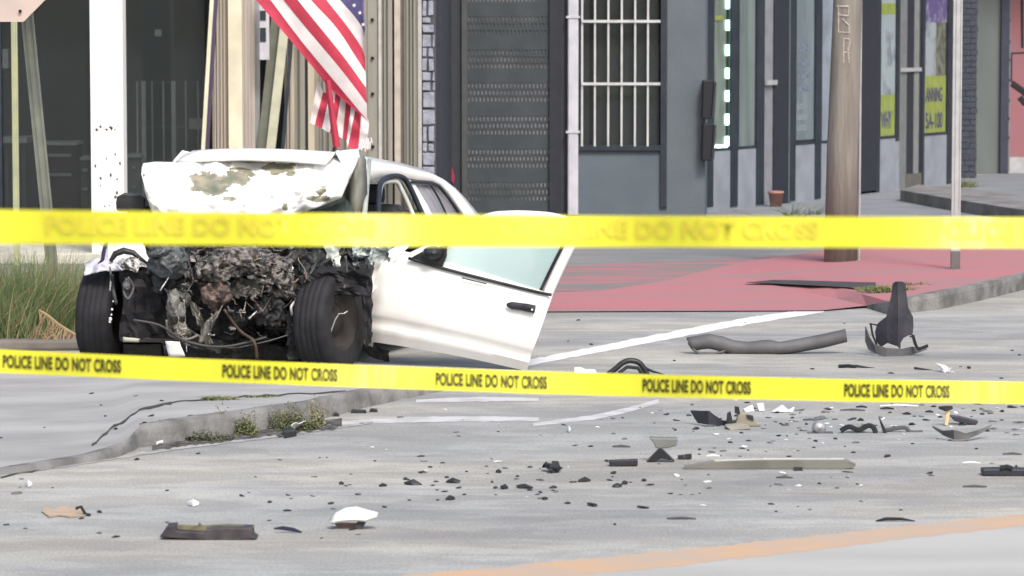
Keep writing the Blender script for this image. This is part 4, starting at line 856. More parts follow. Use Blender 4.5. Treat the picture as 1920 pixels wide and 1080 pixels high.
for a in (('radiator_core', 470, 490, 78, 24, .16, 21.66, M_LUMP, 3, .5, 9, -.15), ('engine_casting', 412, 500, 44, 27, .15, 21.60, M_LUMP, 5, .45, 9, .1), ('engine_casting', 405, 545, 27, 34, .10, 21.62, M_LUMP2, 8, .5, 8, .3),
          ('torn_casting', 520, 528, 34, 26, .10, 21.62, M_LUMP, 11, .7, 12, -.5), ('alternator', 508, 582, 32, 30, .10, 21.66, M_CHAR, 14, .6, 12, 0), ('washer_bottle', 330, 578, 17, 30, .07, 21.62, mat('grey_green_bottle', (.19, .195, .18), .45, (.10, .10, .095), 12, bump=.5), 17, .35, 9, .1),
          ('air_cleaner', 318, 492, 36, 30, .14, 21.70, M_SLATE, 20, .4, 8, 0), ('air_duct', 300, 470, 22, 14, .10, 21.62, M_SLATE, 23, .4, 10, .3), ('hanging_bracket', 392, 612, 9, 34, .03, 21.60, mat('bracket_grey', (.19, .18, .16)), 26, .5, 12, -.55), ('torn_bracket', 340, 622, 16, 18, .04, 21.60, mat('bracket_grey', (.19, .18, .16)), 29, .6, 14, .4),
          ('strut_mount', 600, 505, 34, 30, .12, 21.85, M_CHAR, 31, .5, 9, 0), ('fan_motor', 450, 590, 26, 22, .10, 21.8, M_CHAR, 34, .4, 9, 0), ('hub_carrier', 238, 535, 10, 14, .06, 21.62, M_GREYP, 37, .5, 12, 0)): lump(*a)
for k in range(22):                                                 # torn scraps scattered over the crushed radiator
    if k < 12: px, py = rnd.uniform(365, 550), rnd.gauss(520, 30)
    else: px, py = rnd.uniform(285, 680), rnd.uniform(465, 620)
    if px > 555 and py > 535: continue
    s_ = rnd.uniform(5, 15); a = rnd.uniform(0, 6.3); q = [(px + s_ * math.cos(a + r_) * rnd.uniform(.4, 1.2), py + s_ * math.sin(a + r_) * rnd.uniform(.3, .9)) for r_ in (0, 1.6, 3.1, 4.7)]
    sheetpart('metal_scrap', q, 21.6 + rnd.uniform(-.03, .08), rnd.choice((M_RUST, M_RUST, M_ALU, M_CHAR, M_BROWN)), .04, 40 + k, 4, 4, 14, .008)
wires = [([(300, 545), (322, 510), (330, 480)], .005, M_ALU), ([(345, 470), (362, 520), (352, 545), (345, 560)], .004, M_GREYP), ([(345, 610), (380, 632), (400, 605), (418, 570), (432, 530)], .006, M_RUST),
         ([(312, 600), (318, 628), (350, 636), (372, 628)], .008, mat('dull_wire', (.15, .14, .13), .6)), ([(250, 600), (300, 610), (350, 640), (420, 650), (500, 632)], .008, mat('dull_hose', (.05, .05, .05), .6)),
         ([(345, 560), (348, 610), (350, 660)], .003, M_ALU), ([(420, 580), (450, 620), (476, 640), (482, 672)], .010, mat('rusty_hose', (.07, .045, .035), .6)), ([(400, 648), (440, 652), (500, 640), (540, 628)], .004, M_GREYP),
         ([(466, 598), (484, 582)], .009, M_ALU), ([(470, 560), (500, 545), (540, 548), (560, 560)], .008, M_RUST), ([(210, 515), (212, 540), (218, 570)], .012, M_CHAR), ([(206, 500), (208, 520), (206, 545)], .006, mat('thin_bracket', (.22, .22, .22), .5)),
         ([(240, 520), (250, 540), (240, 560), (232, 545), (238, 525)], .008, M_GREYP), ([(600, 470), (590, 500), (570, 530)], .007, mat('green_grey_wire', (.06, .07, .06), .6)), ([(648, 480), (650, 520), (645, 540)], .008, M_GREYP),
         ([(365, 480), (372, 500), (366, 520), (380, 545), (372, 570)], .006, M_CHAR), ([(500, 480), (530, 500), (548, 530), (540, 560)], .011, M_RUST), ([(545, 545), (555, 560), (546, 575), (548, 590)], .009, mat('pale_hook', (.5, .5, .5), .4)), ([(556, 575), (564, 570), (566, 562)], .008, mat('pale_hook2', (.5, .5, .5), .4))]
for pts, r_, m in wires:
    b = MB(); p3 = [tuple(P(x, y, 21.58 + .04 * math.sin(i * 2.1))) for i, (x, y) in enumerate(pts)]; n = (len(p3) - 1) * 5
    b.tube([bez(p3, i / n) for i in range(n + 1)], r_, 6); cpart('bent_wire' if r_ < .007 else 'bent_hose', b, m, smooth=True)
b = MB()
for k, (x, y, s_) in enumerate(((212, 565, .006), (210, 580, .009), (209, 590, .007), (207, 598, .013), (206, 603, .010))): b.lathe([(-s_, 0), (-s_ * .6, s_ * .8), (s_ * .6, s_ * .8), (s_, 0)], 8, 'z', tuple(P(x, y, 21.55)))
cpart('hanging_clip', b, mat('bright_clip', (.6, .6, .6), .3))

for k in range(64):
    x, y = (rnd.uniform(370, 560), rnd.gauss(525, 32)) if k < 40 else (rnd.uniform(290, 660), rnd.uniform(470, 630))
    if x > 560 and y > 540: continue
    if y < 462: y = 470
    a = rnd.uniform(0, 6.28); L = rnd.uniform(8, 34); p3 = [tuple(P(x + L * t * math.cos(a) + rnd.uniform(-6, 6), y + L * t * math.sin(a) + rnd.uniform(-6, 6), 21.55 + rnd.uniform(-.04, .04))) for t in (0, .33, .66, 1)]
    b = MB(); b.tube([bez(p3, i / 9) for i in range(10)], rnd.choice((.002, .003, .004, .006)), 5); cpart('bent_wire', b, rnd.choice((M_RUST, M_GREYP, M_CHAR, M_ALU, M_LUMP2, mat('tan_wire', (.26, .22, .18), .6))), smooth=True)
sheetpart('bright_gap_patch', [(311, 639), (338, 641), (348, 668), (316, 668)], 21.56, mat('gap_bright_white', (.60, .61, .60), .5), .01, 51, 5, 4, 6, .002, True)  # added sheet, painted as bright ground seen through an underbody gap
sheetpart('pale_gap_strip', [(230, 631), (262, 634), (260, 640), (230, 641)], 21.58, mat('gap_pale_tone', (.38, .38, .32), .6), .01, 52, 5, 2, 6, .002, True)  # added strip, its pale colour stands for light ground in a small gap
# hinge jamb and crumpled fender edge next to the door
sheetpart('hinge_pillar', [(690, 520), (704, 515), (700, 650), (674, 640)], [22.2, 22.2, 22.2, 22.25], mat('pale_jamb', (.60, .61, .54), .45, (.45, .46, .40), 5), .02, 31, 6, 14, 5, .003, True)
sheetpart('fender_corner', [(700, 478), (775, 455), (745, 490), (692, 560)], [22.1, 22.3, 22.05, 22.1], M_WHITE, .05, 32, 14, 12, 5, .004, True)
sheetpart('rocker_panel', [(672, 640), (730, 655), (730, 678), (690, 668)], 22.35, M_BLACKP, .01, 33, 5, 3)
# open door
DL, DR = 22.12, 21.80
rowsp = [((738, 466), (1036, 552), .00), ((722, 482), (1034, 560), -.018), ((706, 512), (1024, 588), -.05), ((696, 552), (1011, 626), -.065), ((691, 586), (1000, 655), -.062), ((690, 596), (996, 664), -.045), ((689, 602), (995, 670), -.040), ((689, 615), (992, 680), -.05), ((692, 640), (988, 696), -.01)]
b = MB(); rows = []
def subrow(a, c, t): return ((a[0][0] * (1 - t) + c[0][0] * t, a[0][1] * (1 - t) + c[0][1] * t), (a[1][0] * (1 - t) + c[1][0] * t, a[1][1] * (1 - t) + c[1][1] * t), a[2] * (1 - t) + c[2] * t)
fine_rows = []
for a, c in zip(rowsp, rowsp[1:]):
    for k in range(3): fine_rows.append(subrow(a, c, k / 3))
fine_rows.append(rowsp[-1])
for (a, c, off) in fine_rows:
    r_ = []
    for i in range(33):
        u = i / 32; px = a[0] + (c[0] - a[0]) * u; py = a[1] + (c[1] - a[1]) * u - 4 * math.sin(u * math.pi); d = DL + (DR - DL) * u + off
        dent = .035 * math.exp(-((px - 735) / 40) ** 2 - ((py - 530) / 35) ** 2) + .02 * abs(nz((px / 50, py / 50, 0), 1, 3)) * max(0, 1 - u * 1.5)
        if u < .06: d += .03 * (1 - u / .06)
        if u > .97: d += .02
        r_.append(P(px, py, d + dent))
    rows.append(r_)
b.grid(rows); door = cpart('open_front_door', b, M_WHITE, smooth=True); door['label'] = 'front door hanging wide open with its corner near the road'
sm = door.modifiers.new('t', 'SOLIDIFY'); sm.thickness = .07; sm.offset = 1
door.modifiers.new('e', 'EDGE_SPLIT').split_angle = R(45)
def dpt(px, py, off=0.):
    u = (px - 700) / 320; return P(px, py, DL + (DR - DL) * u + off)
def dtube(name, pts, r_, m, off=0, flat=1.0, n=5):
    p3 = [tuple(dpt(x, y, off)) for x, y in pts]; k = (len(p3) - 1) * n; b = MB(); b.tube([bez(p3, i / k) for i in range(k + 1)], r_, 8, flat); return cpart(name, b, m, parent=door, smooth=True)
dtube('window_frame', [(1026, 553), (1046, 508), (1068, 462), (1076, 440), (1066, 420), (1035, 409), (990, 405), (950, 405), (915, 410), (870, 434), (815, 462), (768, 484)], .036, M_WHITE, .05, .5)
dtube('window_seal', [(1012, 548), (1034, 502), (1056, 458), (1062, 438), (1052, 424), (1020, 414), (980, 411), (945, 412), (915, 418), (872, 443), (820, 468), (775, 486)], .010, M_BLACKP, .03)
dtube('belt_moulding', [(766, 484), (830, 503), (900, 521), (960, 536), (1014, 549), (1034, 553)], .010, M_BLACKP, -.012)
dtube('chrome_scratch', [(866, 521), (895, 528), (912, 532)], .004, M_DKTRIM, -.035)
b = MB(); b.face([dpt(x, y, .045) for x, y in ((772, 484), (820, 466), (872, 441), (915, 416), (945, 410), (980, 409), (1020, 412), (1052, 422), (1062, 438), (1056, 458), (1034, 502), (1013, 548), (960, 535), (900, 520), (830, 502))]); cpart('window_glass', b, M_GLASS_T, parent=door)
b = MB(); b.prism([dpt(x, y, -.02) for x, y in ((770, 484), (800, 468), (838, 460), (838, 480), (830, 500), (800, 496))], (0, .05, 0)); cpart('mirror_mount', b, M_BLACKP, parent=door, bevel=.008)
b = MB(); b.lathe([(-.03, 0), (-.03, .05), (.0, .062), (.05, .05), (.07, 0)], 18, 'x'); c_ = dpt(812, 474, -.03); o = MB(); o.v = [(c_.x + v[1] * 1.1, c_.y - v[0], c_.z + v[2] * .75) for v in b.v]; o.f = b.f; o.mi = b.mi; cpart('side_mirror', o, M_BLACKP, parent=door, smooth=True)
dtube('door_handle', [(950, 571), (962, 573), (978, 575), (994, 578), (1003, 580)], [.008 + .016 * min(1, i / 4) if i < 12 else .026 for i in range(21)], M_BLACKP, -.075, .5)
b = MB(); b.lathe([(0, 0), (0, .008), (.006, .008)], 10, 'z'); c_ = dpt(998, 580, -.094); o = MB(); o.v = [(c_.x + v[0], c_.y - v[2], c_.z + v[1]) for v in b.v]; o.f = b.f; o.mi = b.mi; cpart('door_lock', o, mat('chrome_lock', (.8, .8, .8), .2), parent=door)

# ------------------------------------------------------------------ police tapes
def tape(label, top, bot, dl, dr, texts, th_px, name='barrier_tape', m_t=M_TXT, letters='POLICE LINE DO NOT CROSS', tw=.5, upshift=0.5):
    e = empty(name, label, 'barrier tape', 'yellow police tapes')
    def dep(px): return dl + (dr - dl) * px / 1920
    def yt(px, tab): return edge_interp(tab, px)
    b = MB(); rows = [[], [], []]
    for i in range(-60, 175):
        px = i * 20; a, c = yt(px, top), yt(px, bot)
        wv = .012 * math.sin(px / 170) + .006 * math.sin(px / 61)
        for k in range(3): rows[k].append(P(px, a + (c - a) * k / 2, dep(px) + (k - 1) * wv))
    b.grid(rows); b.build('strip', M_TAPE, e, smooth=True)
    for (x0, x1) in texts:
        cu = bpy.data.curves.new('lettering', 'FONT'); cu.body = letters; cu.offset = .042; cu.materials.append(m_t); cu.space_character = 1.05
        o = bpy.data.objects.new('tmp', cu); C.objects.link(o); bpy.context.view_layer.update(); me = bpy.data.meshes.new_from_object(o.evaluated_get(bpy.context.evaluated_depsgraph_get())); bpy.data.objects.remove(o)
        xs = [v.co.x for v in me.vertices]; ys = [v.co.y for v in me.vertices]; mx0, mx1, my0, my1 = min(xs), max(xs), min(ys), max(ys)
        for v in me.vertices:
            px = x0 + (x1 - x0) * (v.co.x - mx0) / (mx1 - mx0); a, c = yt(px, top), yt(px, bot); hh = th_px / (c - a); t0 = upshift + hh / 2 - hh * (v.co.y - my0) / (my1 - my0)
            wv = .012 * math.sin(px / 170) + .006 * math.sin(px / 61)
            v.co = P(px, a + (c - a) * t0, dep(px) + (t0 * 2 - 1) * wv - .004)
        o = bpy.data.objects.new('lettering', me); C.objects.link(o); o.parent = e
    return e
tape('lower yellow police line tape printed with sharp dark POLICE LINE DO NOT CROSS', [(-200, 645), (0, 655), (340, 671), (640, 683), (1000, 696), (1300, 704), (1600, 711), (1920, 716), (2100, 718)], [(-200, 690), (0, 699), (340, 714), (640, 725), (1000, 738), (1300, 746), (1600, 753), (1920, 757), (2100, 759)], 10.8, 11.7,
     [(5, 227), (417, 633), (817, 1026), (1205, 1408), (1583, 1781)], 25)
tape('upper wider looking yellow tape with faded blurred lettering across the wreck', [(-200, 391), (0, 393), (600, 400), (1000, 404), (1920, 408), (2100, 408)], [(-200, 455), (0, 457), (600, 461), (1000, 463), (1920, 465), (2100, 465)], 7.4, 7.8,
     [(85, 705), (916, 1535), (1750, 2360)], 34, m_t=M_TXTF, upshift=.42)

# ------------------------------------------------------------------ vegetation
def blades(b, c, n, rx, ry, h, wd, lean_=.3, bend=.3):
    for k in range(n):
        a = rnd.uniform(0, 6.28); rr_ = math.sqrt(rnd.random()); x, y = c.x + rx * rr_ * math.cos(a), c.y + ry * rr_ * math.sin(a); hh = h * rnd.uniform(.45, 1.1); dx, dy = rnd.gauss(0, lean_) * hh, rnd.gauss(0, lean_) * hh
        w_ = wd * rnd.uniform(.6, 1.3); ca = rnd.uniform(-1, 1) * .8; ex, ey = math.cos(ca) * w_, math.sin(ca) * w_; pr = None
        for s_ in range(4):
            t = s_ / 3; p = Vector((x + dx * t + bend * dx * t * t, y + dy * t, c.z + hh * (t - .25 * abs(bend) * t * t * abs(dx) / max(hh, .01)))); ww = (1 - t * .9); L = (p.x - ex * ww, p.y - ey * ww, p.z); Rr = (p.x + ex * ww, p.y + ey * ww, p.z)
            if pr: b.face([pr[0], pr[1], Rr, L])
            pr = (L, Rr)
for k, (px, py, n, rx, h, lab) in enumerate(((-10, 634, 900, .36, .56, 'tall green grass clump at the left edge of the frame'), (62, 622, 800, .32, .58, 'tall green grass clump around the foot of the leaning post'), (125, 600, 500, .22, .45, 'lower grass clump right against the crushed front wheel'))):
    e = empty('grass_clump', lab, 'grass clump', 'tall grass in the planter'); g = G(px, py); b = MB(); blades(b, g, n, rx, .5, h, .0045, .22, .9); b.build('green_blades', M_GRASS, e); b = MB(); blades(b, g, n // 8, rx, .5, h * 1.08, .004, .3, .9); b.build('dry_blades', M_GRASSD, e)
fr = empty('palm_frond', 'dead straw coloured palm frond lying bent by the planter curb', 'frond'); b = MB(); sp_ = [P(x, y, 23.2) for x, y in ((73, 582), (90, 592), (112, 610), (142, 628))]; b.tube(sp_, .010, 6); b.build('stalk', M_GRASSD, fr)
b = MB()
for k in range(40):
    t = rnd.random(); p = sp_[0].lerp(sp_[3], t); b.tube([p, p + Vector((rnd.uniform(-.05, .03), -.05, -rnd.uniform(.05, .16))), p + Vector((rnd.uniform(-.1, .03), -.06, -max(.05, p.z - .02) * rnd.uniform(.6, 1)))], .003, 4)
b.build('leaflets', M_GRASSD, fr)
def leafy(px, py, n, rx, ry, h, lab, m, sz=.008):
    e = tag(empty('weed', lab, 'weed', None)); g = GS(px, py, 0); e.location = g; b = MB(); cl_ = [(rnd.uniform(-rx, rx) * .8, rnd.uniform(-ry, ry), rnd.uniform(.3, 1)) for _ in range(9)]
    for k in range(n):
        cx_, cy2, hk = rnd.choice(cl_); a = rnd.uniform(0, 6.28); r_ = rnd.random() ** .6 * rx * .38; zz = abs(rnd.gauss(.35, .3)) * h * hk; p = Vector((cx_ + r_ * math.cos(a), cy2 + r_ * .6 * math.sin(a), zz + .003))
        d1 = Vector((rnd.uniform(-1, 1), rnd.uniform(-1, 1), rnd.uniform(-.6, 1))).normalized() * sz * rnd.uniform(.6, 1.8); d2 = d1.cross(Vector((rnd.uniform(-1, 1), rnd.uniform(-1, 1), 1))).normalized() * sz * rnd.uniform(.25, .6)
        b.face([p - d1, p + d2, p + d1, p - d2])
    b.build('leaves', m, e); b = MB()
    for k in range(12): cx_, cy2, hk = rnd.choice(cl_); b.tube([(cx_, cy2, 0), (cx_ + rnd.uniform(-.02, .02), cy2, h * hk * .6), (cx_ + rnd.uniform(-.04, .04), cy2, h * hk * rnd.uniform(.8, 1.2))], .0012, 4)
    b.build('stems', M_GRASSD, e); return e
def weed(px, py, z, n, rx, ry, h, lab, m=M_WEED, wd=.006):
    e = tag(empty('weed', lab, 'weed', None)); g = GS(px, py, 0); e.location = g; b = MB(); blades(b, Vector((0, 0, 0)), n, rx, ry, h, wd, .9, .9); b.build('leaves', m, e); return e
M_WEED2 = mat('curb_weed_leaf', (.10, .125, .055), .7, (.21, .22, .12), 30)
leafy(446, 814, 2600, .125, .05, .15, 'bushy green weed in the middle of the broken corner curb', M_WEED2); leafy(385, 826, 900, .14, .03, .06, 'small dark weed at the left end of the corner curb weeds', mat('dark_weed', (.05, .06, .03), .8, (.10, .11, .06), 20))
leafy(548, 806, 2400, .14, .04, .13, 'green weed near the right end of the corner curb', M_WEED2); leafy(594, 800, 700, .05, .04, .16, 'pale straw weed at the right end of the corner curb', mat('pale_weed', (.24, .24, .15), .8, (.32, .31, .2), 9))
weed(412, 750, .09, 220, .10, .03, .025, 'flat little weed in the slab joint above the curb'); weed(490, 745, .09, 60, .09, .02, .015, 'thin weed line in the slab joint right of the flat weed')
weed(1665, 546, .05, 420, .20, .15, .05, 'low weed beside the slot in the red pavement'); weed(1712, 534, .08, 60, .16, .08, .03, 'brownish small weed right of the slot weed', mat('brown_weed', (.14, .13, .06), .9)); weed(1640, 545, .04, 200, .15, .1, .04, 'left end weed at the tip of the pavement slot')
weed(1812, 352, 0, 120, .12, .1, .14, 'green tuft at the foot of the dark brick column'); 
pt = empty('plant_pot', 'small terracotta pot by the charcoal shop door', 'plant pot', loc=(cl(1450).x, cl(1450).y - .45, 0)); b = MB(); b.lathe([(0, 0), (0, .07), (.17, .09), (.17, .10), (.20, .10), (.20, .08), (.16, .07)], 16, 'z'); b.build('pot', mat('terracotta', (.32, .17, .14), .8), pt, smooth=True)
weed(1490, 408, 0, 26, .12, .08, .22, 'spiky green plant at the base of the shop window near the pot', mat('spiky_green', (.08, .11, .07), .7), .012)
weed(1520, 404, 0, 18, .10, .08, .16, 'second shorter spiky plant nearer the wooden pole', mat('spiky_green2', (.10, .13, .09), .7), .010)

# ------------------------------------------------------------------ debris, larger pieces one by one
def deb(name, label, cat, m, fn, **k):
    b = MB(); fn(b); return tag(b.build(name, m, **k), label, cat)
def gd(py): return G(960, py).y
def flatpiece(pts, ybase, th=.03, z0=0):
    d = gd(ybase)
    return lambda b: b.prism([P(x, y, d) for x, y in pts], (0, th, 0))
# long grey bumper trim with torn end
tr_ = empty('torn_bumper_trim', 'long grey plastic trim strip with a torn hole at its left end, near the white line', 'car part')
d = gd(664)
def strip_mesh(b):
    topc = [(1287, 636), (1300, 634), (1322, 630), (1330, 629), (1355, 634), (1375, 641), (1400, 644), (1440, 640), (1462, 644), (1500, 638), (1545, 629), (1586, 620)]
    botc = [(1296, 650), (1302, 655), (1316, 652), (1330, 651), (1350, 655), (1375, 663), (1400, 663), (1440, 663), (1462, 662), (1500, 657), (1545, 649), (1588, 638)]
    fr2 = []; n = len(topc)
    rows = []
    for v, off in ((0, .05), (.1, .01), (.5, -.012), (.9, .0), (1, .05)):
        rows.append([P(a[0] + (c[0] - a[0]) * v, a[1] + (c[1] - a[1]) * v, d + off + .03 * nz((a[0] / 40, 0, 0), 1)) for a, c in zip(topc, botc)])
    b.grid(rows)
b = MB(); strip_mesh(b); b.build('trim_shell', M_GREYP, tr_, smooth=True, solid=.012)
b = MB(); b.tube([tuple(P(x, y, d)) for x, y in ((1291, 642), (1300, 655), (1312, 663), (1335, 664), (1352, 660), (1360, 656))], .010, 6); b.build('torn_loop', M_GREYP, tr_, smooth=True)
# torn fender liner upright
fl_ = empty('torn_fender_liner', 'dark torn plastic liner standing upright on the road near the red curb', 'car part'); d = gd(667)
lc = [(1680, 528), (1672, 556), (1665, 578), (1660, 592), (1646, 602), (1642, 618), (1642, 640), (1652, 652), (1662, 650), (1662, 640)]
M_LIN = mat('liner_black', (.030, .030, .042), .5, (.05, .05, .06), 5, bump=.3)
def foldpt(x, y): return P(x, y, d + .0030 * abs(x - 1683) - .04 + .02 * nz((x / 20, y / 20, 0), 1, 2))
b = MB()
L1 = [(1674, 532), (1679, 528), (1683, 528), (1684, 650), (1675, 647), (1664, 643), (1652, 651), (1643, 641), (1641, 622), (1645, 607), (1662, 594), (1666, 576), (1671, 556)]
L2 = [(1683, 528), (1692, 528), (1698, 532), (1700, 556), (1703, 576), (1712, 594), (1713, 612), (1711, 628), (1703, 629), (1694, 634), (1689, 643), (1688, 657), (1684, 650)]
for Lp in (L1, L2): b.prism([foldpt(x, y) for x, y in Lp], (0, .012, 0))
b.build('upright_sheet', M_LIN, fl_)
def curvestrip(pts_t, pts_b, d0, bulge=.05):
    def f(b):
        rows = []
        for v in (0, .5, 1): rows.append([P(a[0] + (c[0] - a[0]) * v, a[1] + (c[1] - a[1]) * v, d0 + bulge * math.cos(i / max(1, len(pts_t) - 1) * 2 * math.pi)) for i, (a, c) in enumerate(zip(pts_t, pts_b))])
        b.grid(rows)
    return f
b = MB(); curvestrip([(1624, 612), (1630, 630), (1640, 645), (1662, 652), (1690, 654), (1710, 650), (1735, 650)], [(1624, 640), (1630, 655), (1645, 664), (1662, 668), (1690, 668), (1706, 666), (1738, 655)], d)(b); b.build('base_lip', M_GREYP, fl_, solid=.01)
b = MB(); b.tube([P(x, y, d) for x, y in ((1632, 606), (1636, 628), (1644, 648))], .008, 5); b.build('torn_rib', M_BLACKP, fl_); b = MB(); b.tube([P(x, y, d - .02) for x, y in ((1711, 628), (1716, 645), (1722, 655), (1740, 648))], .012, 5); b.build('torn_rib', M_BLACKP, fl_); b = MB(); b.tube([P(x, y, d) for x, y in ((1630, 607), (1646, 610))], .006, 5); b.build('torn_rib', M_BLACKP, fl_)
deb('plastic_strip', 'thin black strip on the road left of and below the upright liner', 'car part', M_BLACKP, lambda b: (b.tube([P(x, y, gd(690)) for x, y in ((1572, 687), (1590, 686), (1606, 688))], .012, 5), b.tube([P(x, y, gd(690)) for x, y in ((1603, 686), (1625, 689), (1640, 690))], [.010, .006, .002], 5)))
deb('plastic_strip', 'short black sliver just above the tape below the upright liner', 'car part', M_BLACKP, lambda b: b.tube([P(x, y, gd(694)) for x, y in ((1714, 690), (1730, 692), (1748, 694))], [.009, .006, .002], 5))
deb('crumpled_paper', 'crumpled white scrap just above the lower tape at the right', 'litter', mat('white_scrap', (.75, .75, .78), .6, (.4, .4, .5), 20), lambda b: b.grid(crumple_rows(P(1758, 683, gd(696)), P(1774, 686, gd(696)), P(1790, 699, gd(696) - .1), P(1766, 697, gd(696) - .1), 8, 6, .05, 61, 20, .01)), solid=.003)
hm = empty('black_hoop', 'black arched plastic hoop just above the lower tape right of the door', 'car part'); d = gd(702)
b = MB(); b.tube([bez([tuple(P(x, y, d)) for x, y in ((1140, 702), (1156, 690), (1168, 680), (1182, 676), (1198, 680), (1208, 692), (1214, 704))], i / 24) for i in range(25)], .018, 6, 1); b.build('arch', M_BLACKP, hm, smooth=True)
b = MB(); b.tube([P(x, y, d + .05) for x, y in ((1160, 700), (1176, 688), (1196, 690), (1206, 704))], .012, 6); b.build('inner_rib', M_GREYP, hm)
b = MB(); b.tube([P(x, y, d) for x, y in ((1208, 690), (1225, 697), (1245, 702))], [.012, .008, .003], 5); b.build('tail', M_BLACKP, hm)
deb('white_cover_piece', 'white rounded piece peeking over the tape below the open door', 'car part', M_WHITE, lambda b: b.grid(crumple_rows(P(1078, 693, gd(702)), P(1115, 696, gd(702)), P(1122, 712, gd(702) - .1), P(1076, 712, gd(702) - .1), 8, 5, .03, 62, 8)), solid=.01)
# black curved panel and beige bracket
deb('curved_black_panel', 'curved black plastic panel below the tape left of the beige bracket', 'car part', mat('panel_black_blue', (.028, .03, .04), .45), curvestrip([(1297, 769), (1312, 770), (1330, 770), (1340, 779), (1352, 788), (1368, 789)], [(1305, 783), (1312, 793), (1330, 796), (1342, 797), (1352, 797), (1368, 796)], gd(798), .06), solid=.012)
bb_ = empty('beige_bracket', 'beige broken bracket with a black post standing on the road', 'car part'); d = gd(800)
b = MB(); b.prism([P(x, y, d) for x, y in ((1384, 775), (1398, 774), (1404, 785), (1428, 796), (1420, 800), (1372, 799), (1382, 788))], (0, .06, 0)); b.build('bracket', mat('beige_plastic', (.30, .27, .21), .6, (.22, .2, .16), 12), bb_, bevel=.006)
b = MB(); b.prism([P(x, y, d - .01) for x, y in ((1364, 776), (1370, 772), (1374, 790), (1382, 788), (1376, 797), (1362, 796))], (0, .04, 0)); b.build('black_clip', M_BLACKP, bb_); b = MB(); b.prism([P(x, y, d - .005) for x, y in ((1378, 762), (1386, 764), (1388, 776), (1378, 775))], (0, .03, 0)); b.build('black_post', M_BLACKP, bb_); b = MB(); b.prism([P(x, y, d - .01) for x, y in ((1400, 778), (1412, 780), (1414, 788), (1402, 784))], (0, .03, 0)); b.build('black_clip', M_BLACKP, bb_)
deb('tan_plate', 'flat tan plate lying in front of the beige bracket', 'car part', mat('tan_plate', (.30, .28, .24), .6), flatpiece([(1362, 800), (1395, 797), (1408, 804), (1370, 806)], 806, .12))
for k, (q, yb, lab) in enumerate((([(1395, 768), (1412, 760), (1414, 771), (1398, 772)], 772, 'white scrap just right of the black post below the tape'), ([(1420, 758), (1432, 757), (1434, 770), (1424, 771)], 772, 'white folded scrap, second right of the black post'), ([(1448, 772), (1468, 760), (1480, 770), (1490, 764), (1486, 773)], 774, 'white peaked scrap below the tape, third right of the black post'))):
    deb('white_scrap', lab, 'litter', mat('scrap_white', (.72, .72, .78), .6), flatpiece(q, yb, .05))
mi_ = empty('broken_mirror_part', 'small round silver and dark part left of the tangled black pieces', 'car part'); d = gd(813)
b = MB(); b.lathe([(0, 0), (0, .022), (-.02, .036), (-.05, .04), (-.07, .02), (-.07, 0)], 16, 'z'); o = MB(); c_ = P(1537, 804, d); o.v = [(c_.x + v[0], c_.y - v[2], c_.z + v[1]) for v in b.v]; o.f = b.f; o.mi = b.mi; o.build('housing', M_ALU, mi_, smooth=True)
b = MB(); b.prism([P(x, y, d) for x, y in ((1515, 812), (1562, 811), (1562, 815), (1514, 815))], (0, .06, 0)); b.build('foot_plate', M_GREYP, mi_)
tg = empty('tangled_trim', 'tangle of bent black trim and hoses with an upright spike', 'car part'); d = gd(812)
b = MB(); b.tube([bez([tuple(P(x, y, d)) for x, y in ((1576, 808), (1592, 800), (1610, 806), (1628, 798), (1638, 802), (1642, 812))], i / 20) for i in range(21)], .014, 6); b.build('bent_trim', M_BLACKP, tg)
b = MB(); b.tube([P(x, y, d) for x, y in ((1648, 782), (1654, 798), (1660, 812))], [.002, .008, .014], 5); b.build('spike', M_BLACKP, tg)
b = MB(); b.tube([bez([tuple(P(x, y, d + .05)) for x, y in ((1655, 808), (1680, 803), (1698, 802), (1708, 810), (1730, 810))], i / 20) for i in range(21)], .011, 6); b.build('hose', M_GREYP, tg)
b = MB(); b.prism([P(x, y, d + .02) for x, y in ((1592, 797), (1622, 795), (1628, 801), (1596, 802))], (0, .04, 0)); b.build('silver_shell', M_ALU, tg)
or_ = empty('orange_marker_part', 'upright orange and cream lamp piece with a black top beside the tape', 'car part'); d = gd(798)
b = MB(); b.tube([P(x, y, d) for x, y in ((1780, 762), (1776, 780), (1774, 797))], [.012, .013, .010], 8); b.build('lamp_stem', mat('amber_cream', (.75, .48, .20), .4, (.7, .6, .4), 14), or_)
b = MB(); b.tube([P(x, y, d - .02) for x, y in ((1760, 764), (1772, 766), (1786, 764))], [.006, .016, .010], 6); b.build('black_top', M_BLACKP, or_)
deb('dark_panel', 'dark slanting panel lying right of the orange lamp piece', 'car part', mat('slate_panel', (.035, .035, .05), .5), flatpiece([(1781, 780), (1800, 781), (1835, 790), (1830, 797), (1790, 790)], 797, .06), bevel=.004)
deb('winged_panel', 'grey and black curved wing-shaped shell lying on the road at the right', 'car part', mat('wing_grey', (.07, .07, .075), .5, (.13, .13, .13), 5), curvestrip([(1750, 798), (1768, 807), (1790, 806), (1810, 812), (1835, 806), (1857, 797)], [(1750, 800), (1772, 816), (1790, 824), (1812, 824), (1840, 812), (1858, 799)], gd(825), .08), solid=.01)
